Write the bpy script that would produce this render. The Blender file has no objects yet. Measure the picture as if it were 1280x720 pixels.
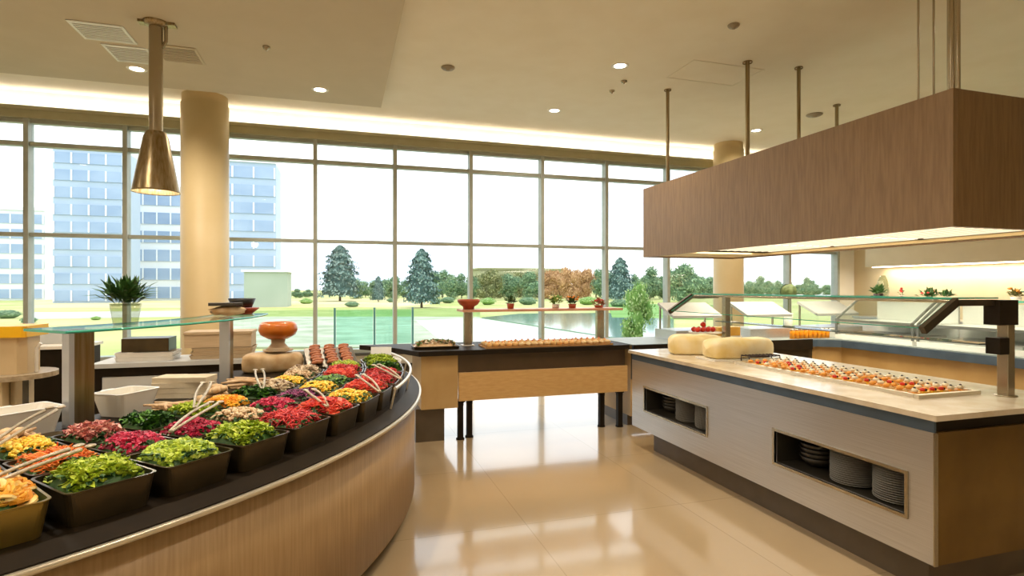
import bpy, math, random
from math import sin, cos, pi, radians as R, sqrt, atan2
from mathutils import Vector, Matrix, noise

C = bpy.context.scene.collection
scn = bpy.context.scene
# ------------------------------------------------------------------ camera, sky, exposure
YAW = R(17.0); CH = 1.6; F = 700.0
cd = bpy.data.cameras.new('camera'); cam = bpy.data.objects.new('camera', cd); C.objects.link(cam)
cd.sensor_width = 36; cd.lens = 36*F/1280; cd.clip_end = 900
cam.location = (0, 0, CH); cam.rotation_euler = (pi/2, 0, -YAW)
scn.camera = cam
scn.view_settings.view_transform = 'Standard'; scn.view_settings.look = 'None'
scn.view_settings.gamma = 1; scn.view_settings.use_curve_mapping = False
scn.view_settings.exposure = 0.75
SKY = 1.6
w = bpy.data.worlds.new('sky'); scn.world = w; w.use_nodes = True
nt = w.node_tree; nt.nodes.clear()
wo = nt.nodes.new('ShaderNodeOutputWorld'); bg = nt.nodes.new('ShaderNodeBackground')
tc = nt.nodes.new('ShaderNodeTexCoord'); mp = nt.nodes.new('ShaderNodeMapping'); ns = nt.nodes.new('ShaderNodeTexNoise'); rp = nt.nodes.new('ShaderNodeValToRGB')
mp.inputs['Scale'].default_value = (1, 1, 5); ns.inputs['Scale'].default_value = 2.2; ns.inputs['Detail'].default_value = 5
rp.color_ramp.elements[0].position = .38; rp.color_ramp.elements[0].color = (.62, .74, .88, 1)
rp.color_ramp.elements[1].position = .55; rp.color_ramp.elements[1].color = (1, 1, 1, 1)
nt.links.new(tc.outputs['Generated'], mp.inputs[0]); nt.links.new(mp.outputs[0], ns.inputs['Vector'])
nt.links.new(ns.outputs['Fac'], rp.inputs[0]); nt.links.new(rp.outputs[0], bg.inputs[0]); nt.links.new(bg.outputs[0], wo.inputs[0])
bg.inputs[1].default_value = SKY
LAMP = 1.3
WARM = (1.0, .88, .73)

# ------------------------------------------------------------------ pixel helpers (where things stand in the room)
cY, sY = cos(YAW), sin(YAW)
def wpt(px, z):
    xc = (px-640)/F*z
    return xc*cY + z*sY, -xc*sY + z*cY
def atH(px, py, h):
    z = (CH-h)*F/(py-360)
    return wpt(px, z)

# ------------------------------------------------------------------ materials
def lin(c):
    if isinstance(c, str):
        c = [int(c[i:i+2], 16)/255 for i in (0, 2, 4)]
    return tuple(x/12.92 if x <= .04045 else ((x+.055)/1.055)**2.4 for x in c[:3])
MC = {}
def mat(name, col, rough=.5, metal=0, col2=None, nscale=8, stretch=(1, 1, 1), bump=0, bscale=None, emit=0, spec=.5, coat=0, sub=0, lo=.35, hi=.65):
    if name in MC: return MC[name]
    m = bpy.data.materials.new(name); m.use_nodes = True; t = m.node_tree; b = t.nodes['Principled BSDF']
    b.inputs['Base Color'].default_value = (*lin(col), 1); b.inputs['Roughness'].default_value = rough; b.inputs['Metallic'].default_value = metal
    b.inputs['Specular IOR Level'].default_value = spec
    if coat: b.inputs['Coat Weight'].default_value = coat; b.inputs['Coat Roughness'].default_value = .08
    if emit: b.inputs['Emission Color'].default_value = (*lin(col), 1); b.inputs['Emission Strength'].default_value = emit
    tcn = t.nodes.new('ShaderNodeTexCoord'); mpn = t.nodes.new('ShaderNodeMapping'); mpn.inputs['Scale'].default_value = stretch
    t.links.new(tcn.outputs['Object'], mpn.inputs[0])
    nz = t.nodes.new('ShaderNodeTexNoise'); nz.inputs['Scale'].default_value = nscale; nz.inputs['Detail'].default_value = 4
    t.links.new(mpn.outputs[0], nz.inputs['Vector'])
    if col2 is not None:
        r = t.nodes.new('ShaderNodeValToRGB'); r.color_ramp.elements[0].position = lo; r.color_ramp.elements[1].position = hi
        r.color_ramp.elements[0].color = (*lin(col), 1); r.color_ramp.elements[1].color = (*lin(col2), 1)
        t.links.new(nz.outputs['Fac'], r.inputs[0]); t.links.new(r.outputs[0], b.inputs['Base Color'])
    if bump:
        bp = t.nodes.new('ShaderNodeBump'); bp.inputs['Strength'].default_value = bump; bp.inputs['Distance'].default_value = .01
        n2 = nz
        if bscale:
            n2 = t.nodes.new('ShaderNodeTexNoise'); n2.inputs['Scale'].default_value = bscale; t.links.new(mpn.outputs[0], n2.inputs['Vector'])
        t.links.new(n2.outputs['Fac'], bp.inputs['Height']); t.links.new(bp.outputs[0], b.inputs['Normal'])
    MC[name] = m; return m
def glass(name, tint=(1, 1, 1), ior=1.45, rough=0.0, strength=1.0, haze=0.0):
    if name in MC: return MC[name]
    m = bpy.data.materials.new(name); m.use_nodes = True; t = m.node_tree; t.nodes.clear()
    o = t.nodes.new('ShaderNodeOutputMaterial'); tr = t.nodes.new('ShaderNodeBsdfTransparent'); gl = t.nodes.new('ShaderNodeBsdfGlossy')
    lw = t.nodes.new('ShaderNodeLayerWeight'); lw.inputs[0].default_value = .5; pw = t.nodes.new('ShaderNodeMath'); pw.operation = 'POWER'; pw.inputs[1].default_value = 4
    fr = t.nodes.new('ShaderNodeMapRange'); fr.inputs['To Min'].default_value = .035; fr.inputs['To Max'].default_value = .55
    t.links.new(lw.outputs['Facing'], pw.inputs[0]); t.links.new(pw.outputs[0], fr.inputs[0])
    mx = t.nodes.new('ShaderNodeMixShader'); tr.inputs[0].default_value = (*tint, 1); gl.inputs['Roughness'].default_value = rough
    mu = t.nodes.new('ShaderNodeMath'); mu.operation = 'MULTIPLY'; mu.inputs[1].default_value = strength
    t.links.new(fr.outputs[0], mu.inputs[0]); t.links.new(mu.outputs[0], mx.inputs[0])
    t.links.new(tr.outputs[0], mx.inputs[1]); t.links.new(gl.outputs[0], mx.inputs[2])
    t.links.new(mx.outputs[0], o.inputs[0]); MC[name] = m; return m

M_wall = mat('wall paint', 'F4EFE2', .7, col2='EFE9DA', nscale=3, bump=.02, bscale=60)
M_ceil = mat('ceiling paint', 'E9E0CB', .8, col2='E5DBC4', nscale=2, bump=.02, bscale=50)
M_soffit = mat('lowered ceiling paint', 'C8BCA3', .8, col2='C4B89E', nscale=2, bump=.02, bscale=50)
M_beige = mat('beige paint', 'D9C7A2', .6, col2='D5C29C', nscale=3)
M_col = mat('column paint', 'D8C294', .5, col2='D3BC8C', nscale=2)
M_alu = mat('window aluminium', 'B2B6AC', .5, 0, col2='A8ADA0', nscale=5)
M_val = mat('roller shade cassette', 'A9A382', .6, col2='A39D7B', nscale=4)
M_black = mat('black laminate', '1F180E', .5, col2='261D12', nscale=9, spec=.15)
M_fascia = mat('dark bronze fascia', '2E271C', .35, col2='352D20', nscale=6)
M_plinth = mat('dark plinth', '5A4C3A', .4, col2='514432', nscale=6)
M_barwood = mat('fluted oak veneer', 'A98A60', .45, col2='9A7B52', nscale=14, stretch=(6, 6, .25), bump=.12)
M_tan = mat('honey maple veneer', 'CFA76C', .38, col2='C59B5E', nscale=10, stretch=(1, 1, 5), bump=.03)
M_tan2 = mat('tan laminate', 'BD9C66', .4, col2='B4925B', nscale=4)
M_hood = mat('walnut hood veneer', '8C6E4A', .45, col2='7C5F3E', nscale=9, stretch=(4, 4, .35), bump=.05)
M_steel = mat('brushed steel', 'CBCAC8', .34, .8, col2='BFBDBA', nscale=30, stretch=(1, .06, 6), bump=.02)
M_steelw = mat('bronze end panel', '7C5E28', .34, .4, col2='6B4F1E', nscale=3)
M_bluest = mat('blue grey steel strip', '5E7082', .35, .5, col2='556676', nscale=5)
M_chrome = mat('satin nickel', 'B9AE98', .25, .9, col2='A89C85', nscale=4, stretch=(1, 1, .2))
M_brass = mat('warm brushed metal', 'A8987A', .3, .85, col2='8C774F', nscale=10, stretch=(5, 5, .2))
M_rim = mat('light metal trim', 'D8CDB6', .3, .6)
M_marble = mat('cream stone worktop', 'DCCFB8', .25, col2='C8B79A', nscale=7, bump=.01, coat=.2)
M_pan = mat('dark bronze pan', '4A3F2C', .3, .7, col2='574A33', nscale=9)
M_brasspan = mat('brassy pan', '97803F', .3, .75, col2='8A7338', nscale=9)
M_white = mat('white ceramic', 'EFEAE0', .25, col2='EAE4D8', nscale=6)
M_whitep = mat('white enamel panel', 'E6E6E0', .4, col2='DFE0DA', nscale=4)
M_lgrey = mat('light grey laminate', 'C4C6C4', .45, col2='BDBFBD', nscale=4)
M_linen = mat('beige linen', 'DCCDB2', .85, col2='D1C1A4', nscale=20, bump=.1)
M_teal = mat('green glass edge', '4FBFA4', .15, col2='3DAE96', nscale=5, spec=.8)
M_emit = mat('lamp diffuser', 'FFF3DC', .5, emit=6)
M_emit2 = mat('hood light diffuser', 'FFF0D6', .5, emit=.75)
M_terra = mat('terracotta', 'B4522E', .45, col2='A14526', nscale=8)
M_orange = mat('glazed orange', 'D9781F', .3, col2='C9640F', nscale=6, coat=.3)
M_yellow = mat('yellow plastic', 'F5BE14', .35, col2='EFB40E', nscale=4)
M_boxwood = mat('pale board', 'CBB390', .6, col2='BFA683', nscale=12, stretch=(.3, 4, 4))
M_leafd = mat('dark leaf', '2F5428', .5, col2='45702F', nscale=20)
M_leafl = mat('light leaf', '7CA24A', .5, col2='93B45A', nscale=20)
M_glass = glass('clear glass', (.965, .99, .98), 1.45)
M_win = glass('window glass', (.95, .97, .97), 1.5, strength=.8)
M_screen = glass('green balustrade glass', (.74, .93, .88), 1.5)

# ------------------------------------------------------------------ mesh builder
class MB:
    def __init__(s): s.v = []; s.f = []; s.m = []; s.sm = []; s.mi = 0; s.smooth = False
    def add(s, vs, fs, mi=None, smooth=None):
        k = len(s.v); s.v += [tuple(v) for v in vs]
        for f in fs:
            s.f.append([i+k for i in f]); s.m.append(s.mi if mi is None else mi); s.sm.append(s.smooth if smooth is None else smooth)
        return s
    def box(s, x0, x1, y0, y1, z0, z1, mi=None, side=None):
        v = [(x, y, z) for z in (z0, z1) for y in (y0, y1) for x in (x0, x1)]
        s.add(v, [(0, 2, 3, 1), (4, 5, 7, 6)], mi, False)
        s.add(v, [(0, 1, 5, 4), (1, 3, 7, 5), (3, 2, 6, 7), (2, 0, 4, 6)], side if side is not None else mi, False); return s
    def obox(s, c, h, M=None, mi=None, rz=0):
        M = M or Matrix.Rotation(rz, 3, 'Z')
        v = [Vector(c)+M @ Vector((x*h[0], y*h[1], z*h[2])) for z in (-1, 1) for y in (-1, 1) for x in (-1, 1)]
        return s.add(v, [(0, 2, 3, 1), (4, 5, 7, 6), (0, 1, 5, 4), (1, 3, 7, 5), (3, 2, 6, 7), (2, 0, 4, 6)], mi, False)
    def bar(s, p0, p1, wx, wz, mi=None):
        p0, p1 = Vector(p0), Vector(p1); d = (p1-p0); L = d.length; d.normalize()
        up = Vector((0, 0, 1)) if abs(d.z) < .95 else Vector((0, 1, 0))
        a = d.cross(up).normalized(); b = a.cross(d).normalized(); M = Matrix((d, a, b)).transposed()
        return s.obox((p0+p1)/2, (L/2, wx/2, wz/2), M, mi)
    def tube(s, pts, r, n=8, mi=None, caps=True):
        pts = [Vector(p) for p in pts]; rs = r if isinstance(r, (list, tuple)) else [r]*len(pts); vs = []; fs = []
        pa = None
        for i, p in enumerate(pts):
            d = (pts[min(i+1, len(pts)-1)]-pts[max(i-1, 0)]).normalized()
            if pa is None:
                up = Vector((0, 0, 1)) if abs(d.z) < .9 else Vector((1, 0, 0)); a = d.cross(up).normalized()
            else: a = (pa-d*pa.dot(d)).normalized()
            pa = a; b = d.cross(a)
            for k in range(n): t = 2*pi*k/n; vs.append(p+(a*cos(t)+b*sin(t))*rs[i])
        for i in range(len(pts)-1):
            for k in range(n): fs.append((i*n+k, i*n+(k+1) % n, (i+1)*n+(k+1) % n, (i+1)*n+k))
        s.add(vs, fs, mi, True)
        if caps: s.add(vs[:n], [tuple(range(n))[::-1]], mi, False); s.add(vs[-n:], [tuple(range(n))], mi, False)
        return s
    def lathe(s, prof, c=(0, 0, 0), n=24, mi=None, sy=1.0, smooth=True):
        vs = []; fs = []
        for r, z in prof:
            for k in range(n): t = 2*pi*k/n; vs.append((c[0]+r*cos(t), c[1]+r*sin(t)*sy, c[2]+z))
        for i in range(len(prof)-1):
            for k in range(n): fs.append((i*n+k, i*n+(k+1) % n, (i+1)*n+(k+1) % n, (i+1)*n+k))
        return s.add(vs, fs, mi, smooth)
    def sector(s, c, r0, r1, a0, a1, z0, z1, n=64, z1b=None, mi=None, side=None):
        """ring sector, top height z1 at r0 and z1b at r1"""
        z1b = z1 if z1b is None else z1b; vs = []; fs = []
        for i in range(n+1):
            a = a0+(a1-a0)*i/n; ca, sa = cos(a), sin(a)
            vs += [(c[0]+r0*ca, c[1]+r0*sa, z0), (c[0]+r1*ca, c[1]+r1*sa, z0), (c[0]+r1*ca, c[1]+r1*sa, z1b), (c[0]+r0*ca, c[1]+r0*sa, z1)]
        k = len(s.v); s.v += vs; sd = side if side is not None else (s.mi if mi is None else mi); mm = s.mi if mi is None else mi
        for i in range(n):
            for j, (p, q) in enumerate(((0, 1), (1, 2), (2, 3), (3, 0))):
                s.f.append([k+i*4+p, k+(i+1)*4+p, k+(i+1)*4+q, k+i*4+q][::-1]); s.m.append(sd if j in (1, 3) else mm); s.sm.append(j in (1, 3))
        s.f.append([k, k+1, k+2, k+3]); s.m.append(sd); s.sm.append(False)
        s.f.append([k+n*4+3, k+n*4+2, k+n*4+1, k+n*4]); s.m.append(sd); s.sm.append(False)
        return s
    def prism(s, poly, z0, z1, mi=None, side=None):
        n = len(poly); vs = [(x, y, z0) for x, y in poly]+[(x, y, z1) for x, y in poly]
        s.add(vs, [tuple(range(n))[::-1], tuple(range(n, 2*n))], mi, False)
        s.add(vs, [(i, (i+1) % n, n+(i+1) % n, n+i) for i in range(n)], side if side is not None else mi, False); return s
    def ball(s, c, r, nu=10, nv=6, mi=None, M=None, jit=0, seed=0):
        rx, ry, rz = r if isinstance(r, (tuple, list)) else (r, r, r); vs = []; fs = []
        for i in range(nv+1):
            ph = -pi/2+pi*i/nv
            for k in range(nu):
                t = 2*pi*k/nu; p = Vector((cos(ph)*cos(t), cos(ph)*sin(t), sin(ph)))
                if jit: p *= 1+jit*noise.noise(p*2.3+Vector((seed*3.1, seed, 0)))
                p = Vector((p.x*rx, p.y*ry, p.z*rz))
                if M: p = M @ p
                vs.append(Vector(c)+p)
        for i in range(nv):
            for k in range(nu): fs.append((i*nu+k, i*nu+(k+1) % nu, (i+1)*nu+(k+1) % nu, (i+1)*nu+k))
        return s.add(vs, fs, mi, True)
    def mesh(s, name):
        me = bpy.data.meshes.new(name); me.from_pydata(s.v, [], s.f); me.polygons.foreach_set('material_index', s.m); me.polygons.foreach_set('use_smooth', s.sm)
        me.update(); return me

def setp(o, label=None, cat=None, group=None, kind=None):
    if label: o['label'] = label
    if cat: o['category'] = cat
    if group: o['group'] = group
    if kind: o['kind'] = kind
    return o
def obj(name, mb, m, parent=None, loc=(0, 0, 0), rz=0, label=None, cat=None, group=None, kind=None, bev=0):
    me = mb.mesh(name) if isinstance(mb, MB) else mb
    if m is not None and len(me.materials) == 0:
        for x in (m if isinstance(m, (list, tuple)) else [m]): me.materials.append(x)
    o = bpy.data.objects.new(name, me); C.objects.link(o)
    o.location = loc; o.rotation_euler = (0, 0, rz)
    if parent: o.parent = parent
    if bev:
        b = o.modifiers.new('bevel', 'BEVEL'); b.width = bev; b.segments = 2; b.limit_method = 'ANGLE'; b.angle_limit = R(40)
    return setp(o, label, cat, group, kind)
def thing(name, label, cat, loc=(0, 0, 0), rz=0, group=None):
    o = bpy.data.objects.new(name, None); C.objects.link(o); o.location = loc; o.rotation_euler = (0, 0, rz); o.empty_display_size = .1
    return setp(o, label, cat, group)
def dup(o, loc=None, rz=None, label=None, group=None, parent=None):
    kids = [c for c in C.objects if c.parent == o]
    c = o.copy(); C.objects.link(c)
    if parent: c.parent = parent
    if loc is not None: c.location = loc
    if rz is not None: c.rotation_euler = (0, 0, rz)
    if label: c['label'] = label
    if group: c['group'] = group
    for k in kids: dup(k, parent=c)
    return c
def structure(name, mb, m, parent=None, bev=0):
    return obj(name, mb, m, parent, kind='structure' if parent is None else None, bev=bev)

# ------------------------------------------------------------------ room shell
XL, XR, YB, YW, H = -8.0, 12.4, -4.0, 11.0, 4.8
def floor_mat():
    m = bpy.data.materials.new('polished floor tile'); m.use_nodes = True; t = m.node_tree; b = t.nodes['Principled BSDF']
    g = t.nodes.new('ShaderNodeNewGeometry'); br = t.nodes.new('ShaderNodeTexBrick'); br.offset = .0
    br.inputs['Scale'].default_value = 1; br.inputs['Brick Width'].default_value = 1.2; br.inputs['Row Height'].default_value = 1.2; br.inputs['Mortar Size'].default_value = .004
    br.inputs['Color1'].default_value = (*lin('B09A78'), 1); br.inputs['Color2'].default_value = (*lin('B49E7C'), 1); br.inputs['Mortar'].default_value = (*lin('A38E6C'), 1)
    nz = t.nodes.new('ShaderNodeTexNoise'); nz.inputs['Scale'].default_value = 1.3; nz.inputs['Detail'].default_value = 6
    mx = t.nodes.new('ShaderNodeMix'); mx.data_type = 'RGBA'; mx.blend_type = 'MULTIPLY'; mx.inputs[0].default_value = .35
    t.links.new(g.outputs['Position'], br.inputs['Vector']); t.links.new(g.outputs['Position'], nz.inputs['Vector'])
    rr = t.nodes.new('ShaderNodeValToRGB'); rr.color_ramp.elements[0].position = .3; rr.color_ramp.elements[0].color = (.78, .74, .68, 1); rr.color_ramp.elements[1].position = .7; rr.color_ramp.elements[1].color = (1, 1, 1, 1)
    t.links.new(nz.outputs['Fac'], rr.inputs[0])
    t.links.new(br.outputs['Color'], mx.inputs[6]); t.links.new(rr.outputs[0], mx.inputs[7]); t.links.new(mx.outputs[2], b.inputs['Base Color'])
    mr = t.nodes.new('ShaderNodeMapRange'); mr.inputs['To Min'].default_value = .08; mr.inputs['To Max'].default_value = .2
    t.links.new(nz.outputs['Fac'], mr.inputs[0]); t.links.new(mr.outputs[0], b.inputs['Roughness'])
    b.inputs['Coat Weight'].default_value = .5; b.inputs['Coat Roughness'].default_value = .06
    b.inputs['Specular IOR Level'].default_value = .6
    return m
structure('floor', MB().box(XL-.2, XR+.2, YB-.2, YW+.2, -.2, 0), floor_mat())
structure('ceiling', MB().box(XL-.2, XR+.2, YB-.2, YW+.2, H, H+.2), M_ceil)
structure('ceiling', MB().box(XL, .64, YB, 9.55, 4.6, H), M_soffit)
structure('wall_left', MB().box(XL-.2, XL, YB-.2, YW+.2, 0, H), M_wall)
structure('wall_right', MB().box(XR, XR+.2, YB-.2, YW+.2, 0, H), M_beige)
structure('wall_rear', MB().box(XL, XR, YB-.2, YB, 0, H), M_wall)
mull = [-6.3, -4.86, -3.48, -1.98, -.453, 1.0, 2.49, 4.01, 5.48, 7.0, 8.6, 10.34, 11.82]
ZB, ZT, Z1, Z2 = .38, 4.34, 3.94, 2.47
wn = MB()
wn.box(XL, XR, YW, YW+.2, 4.5, H); wn.box(XL, XR, YW, YW+.2, 0, ZB-.03); wn.box(XL, mull[0]-.04, YW, YW+.2, ZB-.03, 4.5); wn.box(mull[-1]+.04, XR, YW, YW+.2, ZB-.03, 4.5)
structure('wall_front', wn, M_wall)
structure('trim_1', MB().box(mull[0]-.1, mull[-1]+.1, YW-.12, YW+.1, ZT, 4.498).box(mull[0]-.1, mull[-1]+.1, YW-.14, YW-.1, 4.47, 4.52), M_val, bev=.01)
structure('trim_2', MB().box(mull[0]-.1, mull[-1]+.1, YW-.14, YW+.16, ZB-.05, ZB), mat('dark sill', '4A4A44', .4), bev=.005)
structure('baseboard_front', MB().box(XL, XR, YW-.03, YW-.001, .0, .14), M_fascia)
structure('baseboard_left', MB().box(XL+.001, XL+.03, YB, YW-.04, .0, .14), M_fascia)
for i in range(len(mull)-1):
    x0, x1 = mull[i], mull[i+1]; f = MB(); hw = .035
    if i == 0: f.box(x0-.04, x0+hw, YW-.06, YW+.12, ZB, ZT)
    f.box(x1-hw, x1+hw, YW-.08, YW+.12, ZB, ZT)                     # mullion post on the right of the bay
    f.box(x0+hw, x1-hw, YW-.02, YW+.1, ZB, ZB+.06); f.box(x0+hw, x1-hw, YW-.02, YW+.1, ZT-.06, ZT)
    f.box(x0+hw, x1-hw, YW-.04, YW+.1, Z1-.035, Z1+.035); f.box(x0+hw, x1-hw, YW-.04, YW+.1, Z2-.03, Z2+.03)
    wo_ = structure('window_%d' % (i+1), f, M_alu, bev=.006)
    for a, b in ((ZB+.06, Z2-.03), (Z2+.03, Z1-.035), (Z1+.035, ZT-.06)):
        obj('pane', MB().box(x0+hw, x1-hw, YW+.03, YW+.04, a, b), M_win, wo_)
cv = thing('added_wall_wash', 'added unseen light strip on the shade cassette, brightening the wall above the windows', 'added light', (0, YW-.07, 4.521))  # added strip, hidden from below, that brightens the wall band over the windows
obj('housing', MB().box(mull[0], mull[-1], -.03, .03, 0, .02), M_alu, cv); obj('diffuser', MB().box(mull[0]+.02, mull[-1]-.02, -.02, .02, .0205, .024), mat('added wash diffuser', 'FFF1DA', .5, emit=1.5), cv)
for q in range(3):
    l = bpy.data.lights.new('added_wash_lamp', 'AREA'); l.shape = 'RECTANGLE'; l.size = 6; l.size_y = .05; l.energy = 8; l.color = (1, .95, .85)
    lo = bpy.data.objects.new('added_wash_lamp', l); C.objects.link(lo); lo.parent = cv; lo.location = (mull[0]+3+q*6, -.02, .05); lo.rotation_euler = (pi-R(25), 0, 0)
# columns
for nm, px, z, r in (('column', 256.5, 9.5, .36), ('column', 910.5, 12.6, .32)):
    X, Y = wpt(px, z); Y = min(Y, YW-.18-r)
    X = Y*math.tan(YAW+math.atan((px-640)/F))
    s_ = structure('trim_3' if px < 500 else 'trim_4', MB().lathe([(r, 0), (r, H-.15), (r-.015, H-.15), (r-.015, H-.001)], (X, Y, 0), 48), M_col)
    s_.name = 'column'
# ------------------------------------------------------------------ ceiling fittings
def downlight(x, y, zc, label, r=.09, power=60, vis=True, group='recessed ceiling downlights'):
    t = thing('downlight', label, 'ceiling light', (x, y, zc), group=group)
    obj('trim_ring', MB().lathe([(r*.78, -.004), (r, -.012), (r*1.15, -.006), (r*1.15, 0)], n=28), M_white, t)
    obj('lens', MB().lathe([(0.0005, -.003), (r*.78, -.004)], n=28), M_emit, t)
    l = bpy.data.lights.new('downlight_lamp', 'SPOT'); l.energy = power*LAMP; l.color = WARM; l.spot_size = R(150); l.spot_blend = 1; l.shadow_soft_size = .12
    lo = bpy.data.objects.new('downlight_lamp', l); C.objects.link(lo); lo.parent = t; lo.location = (0, 0, -.03)
P_ = 150
for px, py, zc, lab, on in ((171, 86, 4.6, 'round downlight in the lowered ceiling beside the pendant lamp', 1), (400, 112, 4.6, 'round downlight in the lowered ceiling near its far corner', 1),
                    (693, 138, 4.8, 'round lit downlight in the high ceiling above the middle windows', 1), (945, 163, 4.8, 'round lit downlight half behind the walnut hood rods', 1),
                    (775, 82, 4.8, 'round downlight with wide trim in the middle of the high ceiling', 1)):
    x, y = atH(px, py, zc); downlight(x, y, zc-.001, lab, power=P_, r=.11)
k = 0
for x, y, zc in ((-5.5, 2, 4.6), (-2.5, 1.5, 4.6), (-6, 6, 4.6), (-3.2, 4.8, 4.6), (-1, -1.5, 4.6), (-.6, 3.4, 4.6), (-5, -2, 4.6), (2.2, 1.5, 4.8), (2.2, 4.2, 4.8), (7.2, 4.2, 4.8), (0.5, -3, 4.6)):
    k += 1; downlight(x, y, zc-.001, 'round recessed downlight outside the picture', power=P_, group='downlights out of the picture')
for px, py, w_, d_, lab in ((129, 40, .55, .5, 'white square plate, nearest of the three above the pendant'), (165, 68, .5, .55, 'pale square plate just left of the pendant mount'), (224, 68, .5, .55, 'faint square ceiling panel right of the pendant mount')):
    x, y = atH(px, py, 4.6); t = thing('ceiling_plate', lab, 'air vent', (x, y, 4.599), group='square plates in the lowered ceiling')
    m = M_whitep if px < 200 else M_soffit  # square plates, white on the left and ceiling coloured on the right
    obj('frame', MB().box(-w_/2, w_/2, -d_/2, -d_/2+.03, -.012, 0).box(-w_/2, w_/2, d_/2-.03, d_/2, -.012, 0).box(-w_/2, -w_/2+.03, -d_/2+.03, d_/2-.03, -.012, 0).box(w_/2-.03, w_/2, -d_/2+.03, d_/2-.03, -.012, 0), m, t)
    g = MB()
    for q in range(9): yy = -d_/2+.05+q*(d_-.1)/8; g.box(-w_/2+.03, w_/2-.03, yy-.012, yy+.012, -.009, -.002)
    obj('grille', g, m, t)
for px, py, zc, r, lab, nm, cat in ((560, 84, 4.8, .1, 'flat round smoke detector on the high ceiling near the soffit edge', 'smoke_detector', 'smoke detector'),
        (917, 31, 4.8, .07, 'small dark round sensor on the high ceiling nearest the camera', 'ceiling_sensor', 'sensor'),
        (780, 101, 4.8, .05, 'sprinkler head just beyond the wide ceiling downlight', 'sprinkler_head', 'sprinkler'), (765, 113, 4.8, .045, 'tiny sprinkler head farther from the wide downlight', 'sprinkler_head', 'sprinkler'),
        (333, 58, 4.6, .045, 'sprinkler head in the lowered ceiling', 'sprinkler_head', 'sprinkler'), (1018, 143, 4.8, .14, 'dark round vent in the ceiling beyond the hood rods', 'ceiling_vent', 'air vent')):
    x, y = atH(px, py, zc)
    o = obj(nm, MB().lathe([(r, 0), (r, -.012), (r*.8, -.03), (r*.35, -.035), (r*.3, -.05), (0.0005, -.05)], n=20), mat('fitting grey', '9A8C74', .5) if 'sprink' not in nm else M_chrome, loc=(x, y, zc-.001), label=lab, cat=cat)
x0, y0 = atH(893, 92, 4.8)
obj('access_hatch', MB().box(-.6, .6, -.35, -.33, -.006, 0).box(-.6, .6, .33, .35, -.006, 0).box(-.6, -.58, -.33, .33, -.006, 0).box(.58, .6, -.33, .33, -.006, 0).box(-.58, .58, -.33, .33, -.0015, 0), M_ceil, loc=(x0, y0, 4.799), label='flush square access hatch in the high ceiling by the hood rods', cat='ceiling hatch')

# pendant heat lamp
x, y = atH(195, 28, 4.6)
pt = thing('pendant_lamp', 'cone shaped brushed metal pendant lamp on a thick rod over the salad bar', 'pendant lamp', (x, y, 4.599))
obj('ceiling_mount', MB().lathe([(0.0005, -.05), (.09, -.05), (.13, -.02), (.13, 0)], n=24).box(-.17, .2, -.05, .05, -.03, 0), M_brass, pt)
obj('rod', MB().tube([(0, 0, -.05), (0, 0, -1.28)], .07, 20).tube([(.1, 0, -.03), (.1, 0, -.2), (.06, 0, -.28)], .02, 8), M_chrome, pt)
ls = obj('lamp_shade', MB().lathe([(.1, -1.24), (.125, -1.3), (.235, -1.9), (.24, -1.92), (.228, -1.91), (.115, -1.31), (.09, -1.26)], n=40), M_brass, pt)
obj('bulb', MB().ball((0, 0, -1.8), .07, 14, 8), M_emit, pt)
l = bpy.data.lights.new('pendant_light', 'POINT'); l.energy = 25; l.color = WARM; l.shadow_soft_size = .08
lo = bpy.data.objects.new('pendant_light', l); C.objects.link(lo); lo.parent = pt; lo.location = (0, 0, -1.93)

# ------------------------------------------------------------------ walnut hood over the right counter
HX0, HX1, HY0, HY1, HZ0, HZ1 = 4.74, 6.5, 3.29, 8.15, 2.1, 3.22
hd = thing('extractor_hood', 'long walnut box hood hung from ceiling rods over the right counter', 'extractor hood', ((HX0+HX1)/2, (HY0+HY1)/2, HZ0))
a, b, hh = (HX1-HX0)/2, (HY1-HY0)/2, HZ1-HZ0; th = .05
for nm, bx in (('side_panel', (-a, -a+th, -b, b)), ('side_panel', (a-th, a, -b, b)), ('end_panel', (-a+th, a-th, -b, -b+th)), ('end_panel', (-a+th, a-th, b-th, b))):
    obj(nm, MB().box(*bx, 0, hh), M_hood, hd, bev=.004)
obj('top_panel', MB().box(-a+th, a-th, -b+th, b-th, hh-.06, hh-.02), M_hood, hd)
obj('bottom_rim', MB().box(-a+th, -a+.14, -b+th, b-th, .02, .05).box(a-.14, a-th, -b+th, b-th, .02, .05).box(-a+.14, a-.14, b-.9, b-th, .02, .05).box(-a+.14, a-.14, -b+th, -b+.1, .02, .05), mat('light wood liner', 'E2C795', .5), hd)
for q in range(2):
    l = bpy.data.lights.new('hood_lamp', 'AREA'); l.shape = 'RECTANGLE'; l.size = 1.0; l.size_y = 1.8; l.energy = 26; l.color = (1, .88, .68)
    lo = bpy.data.objects.new('hood_lamp', l); C.objects.link(lo); lo.parent = hd; lo.location = (0, -1.2+q*2, .045)
ip = obj('baffle_panel', MB().box(-a+.14, a-.14, -b+.1, b-.9, .07, .09), M_whitep, hd)
for q in range(3):
    y0 = -b+.3+q*1.2; e = obj('light_panel', MB().box(-a+.16, a-.16, y0, y0+1.1, .06, .069), M_emit2, hd)
    g = MB()
    for u in range(12): g.box(-a+.18+u*.125, -a+.19+u*.125, y0, y0+1.1, .052, .0595)
    obj('louver', g, M_whitep, e)
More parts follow.
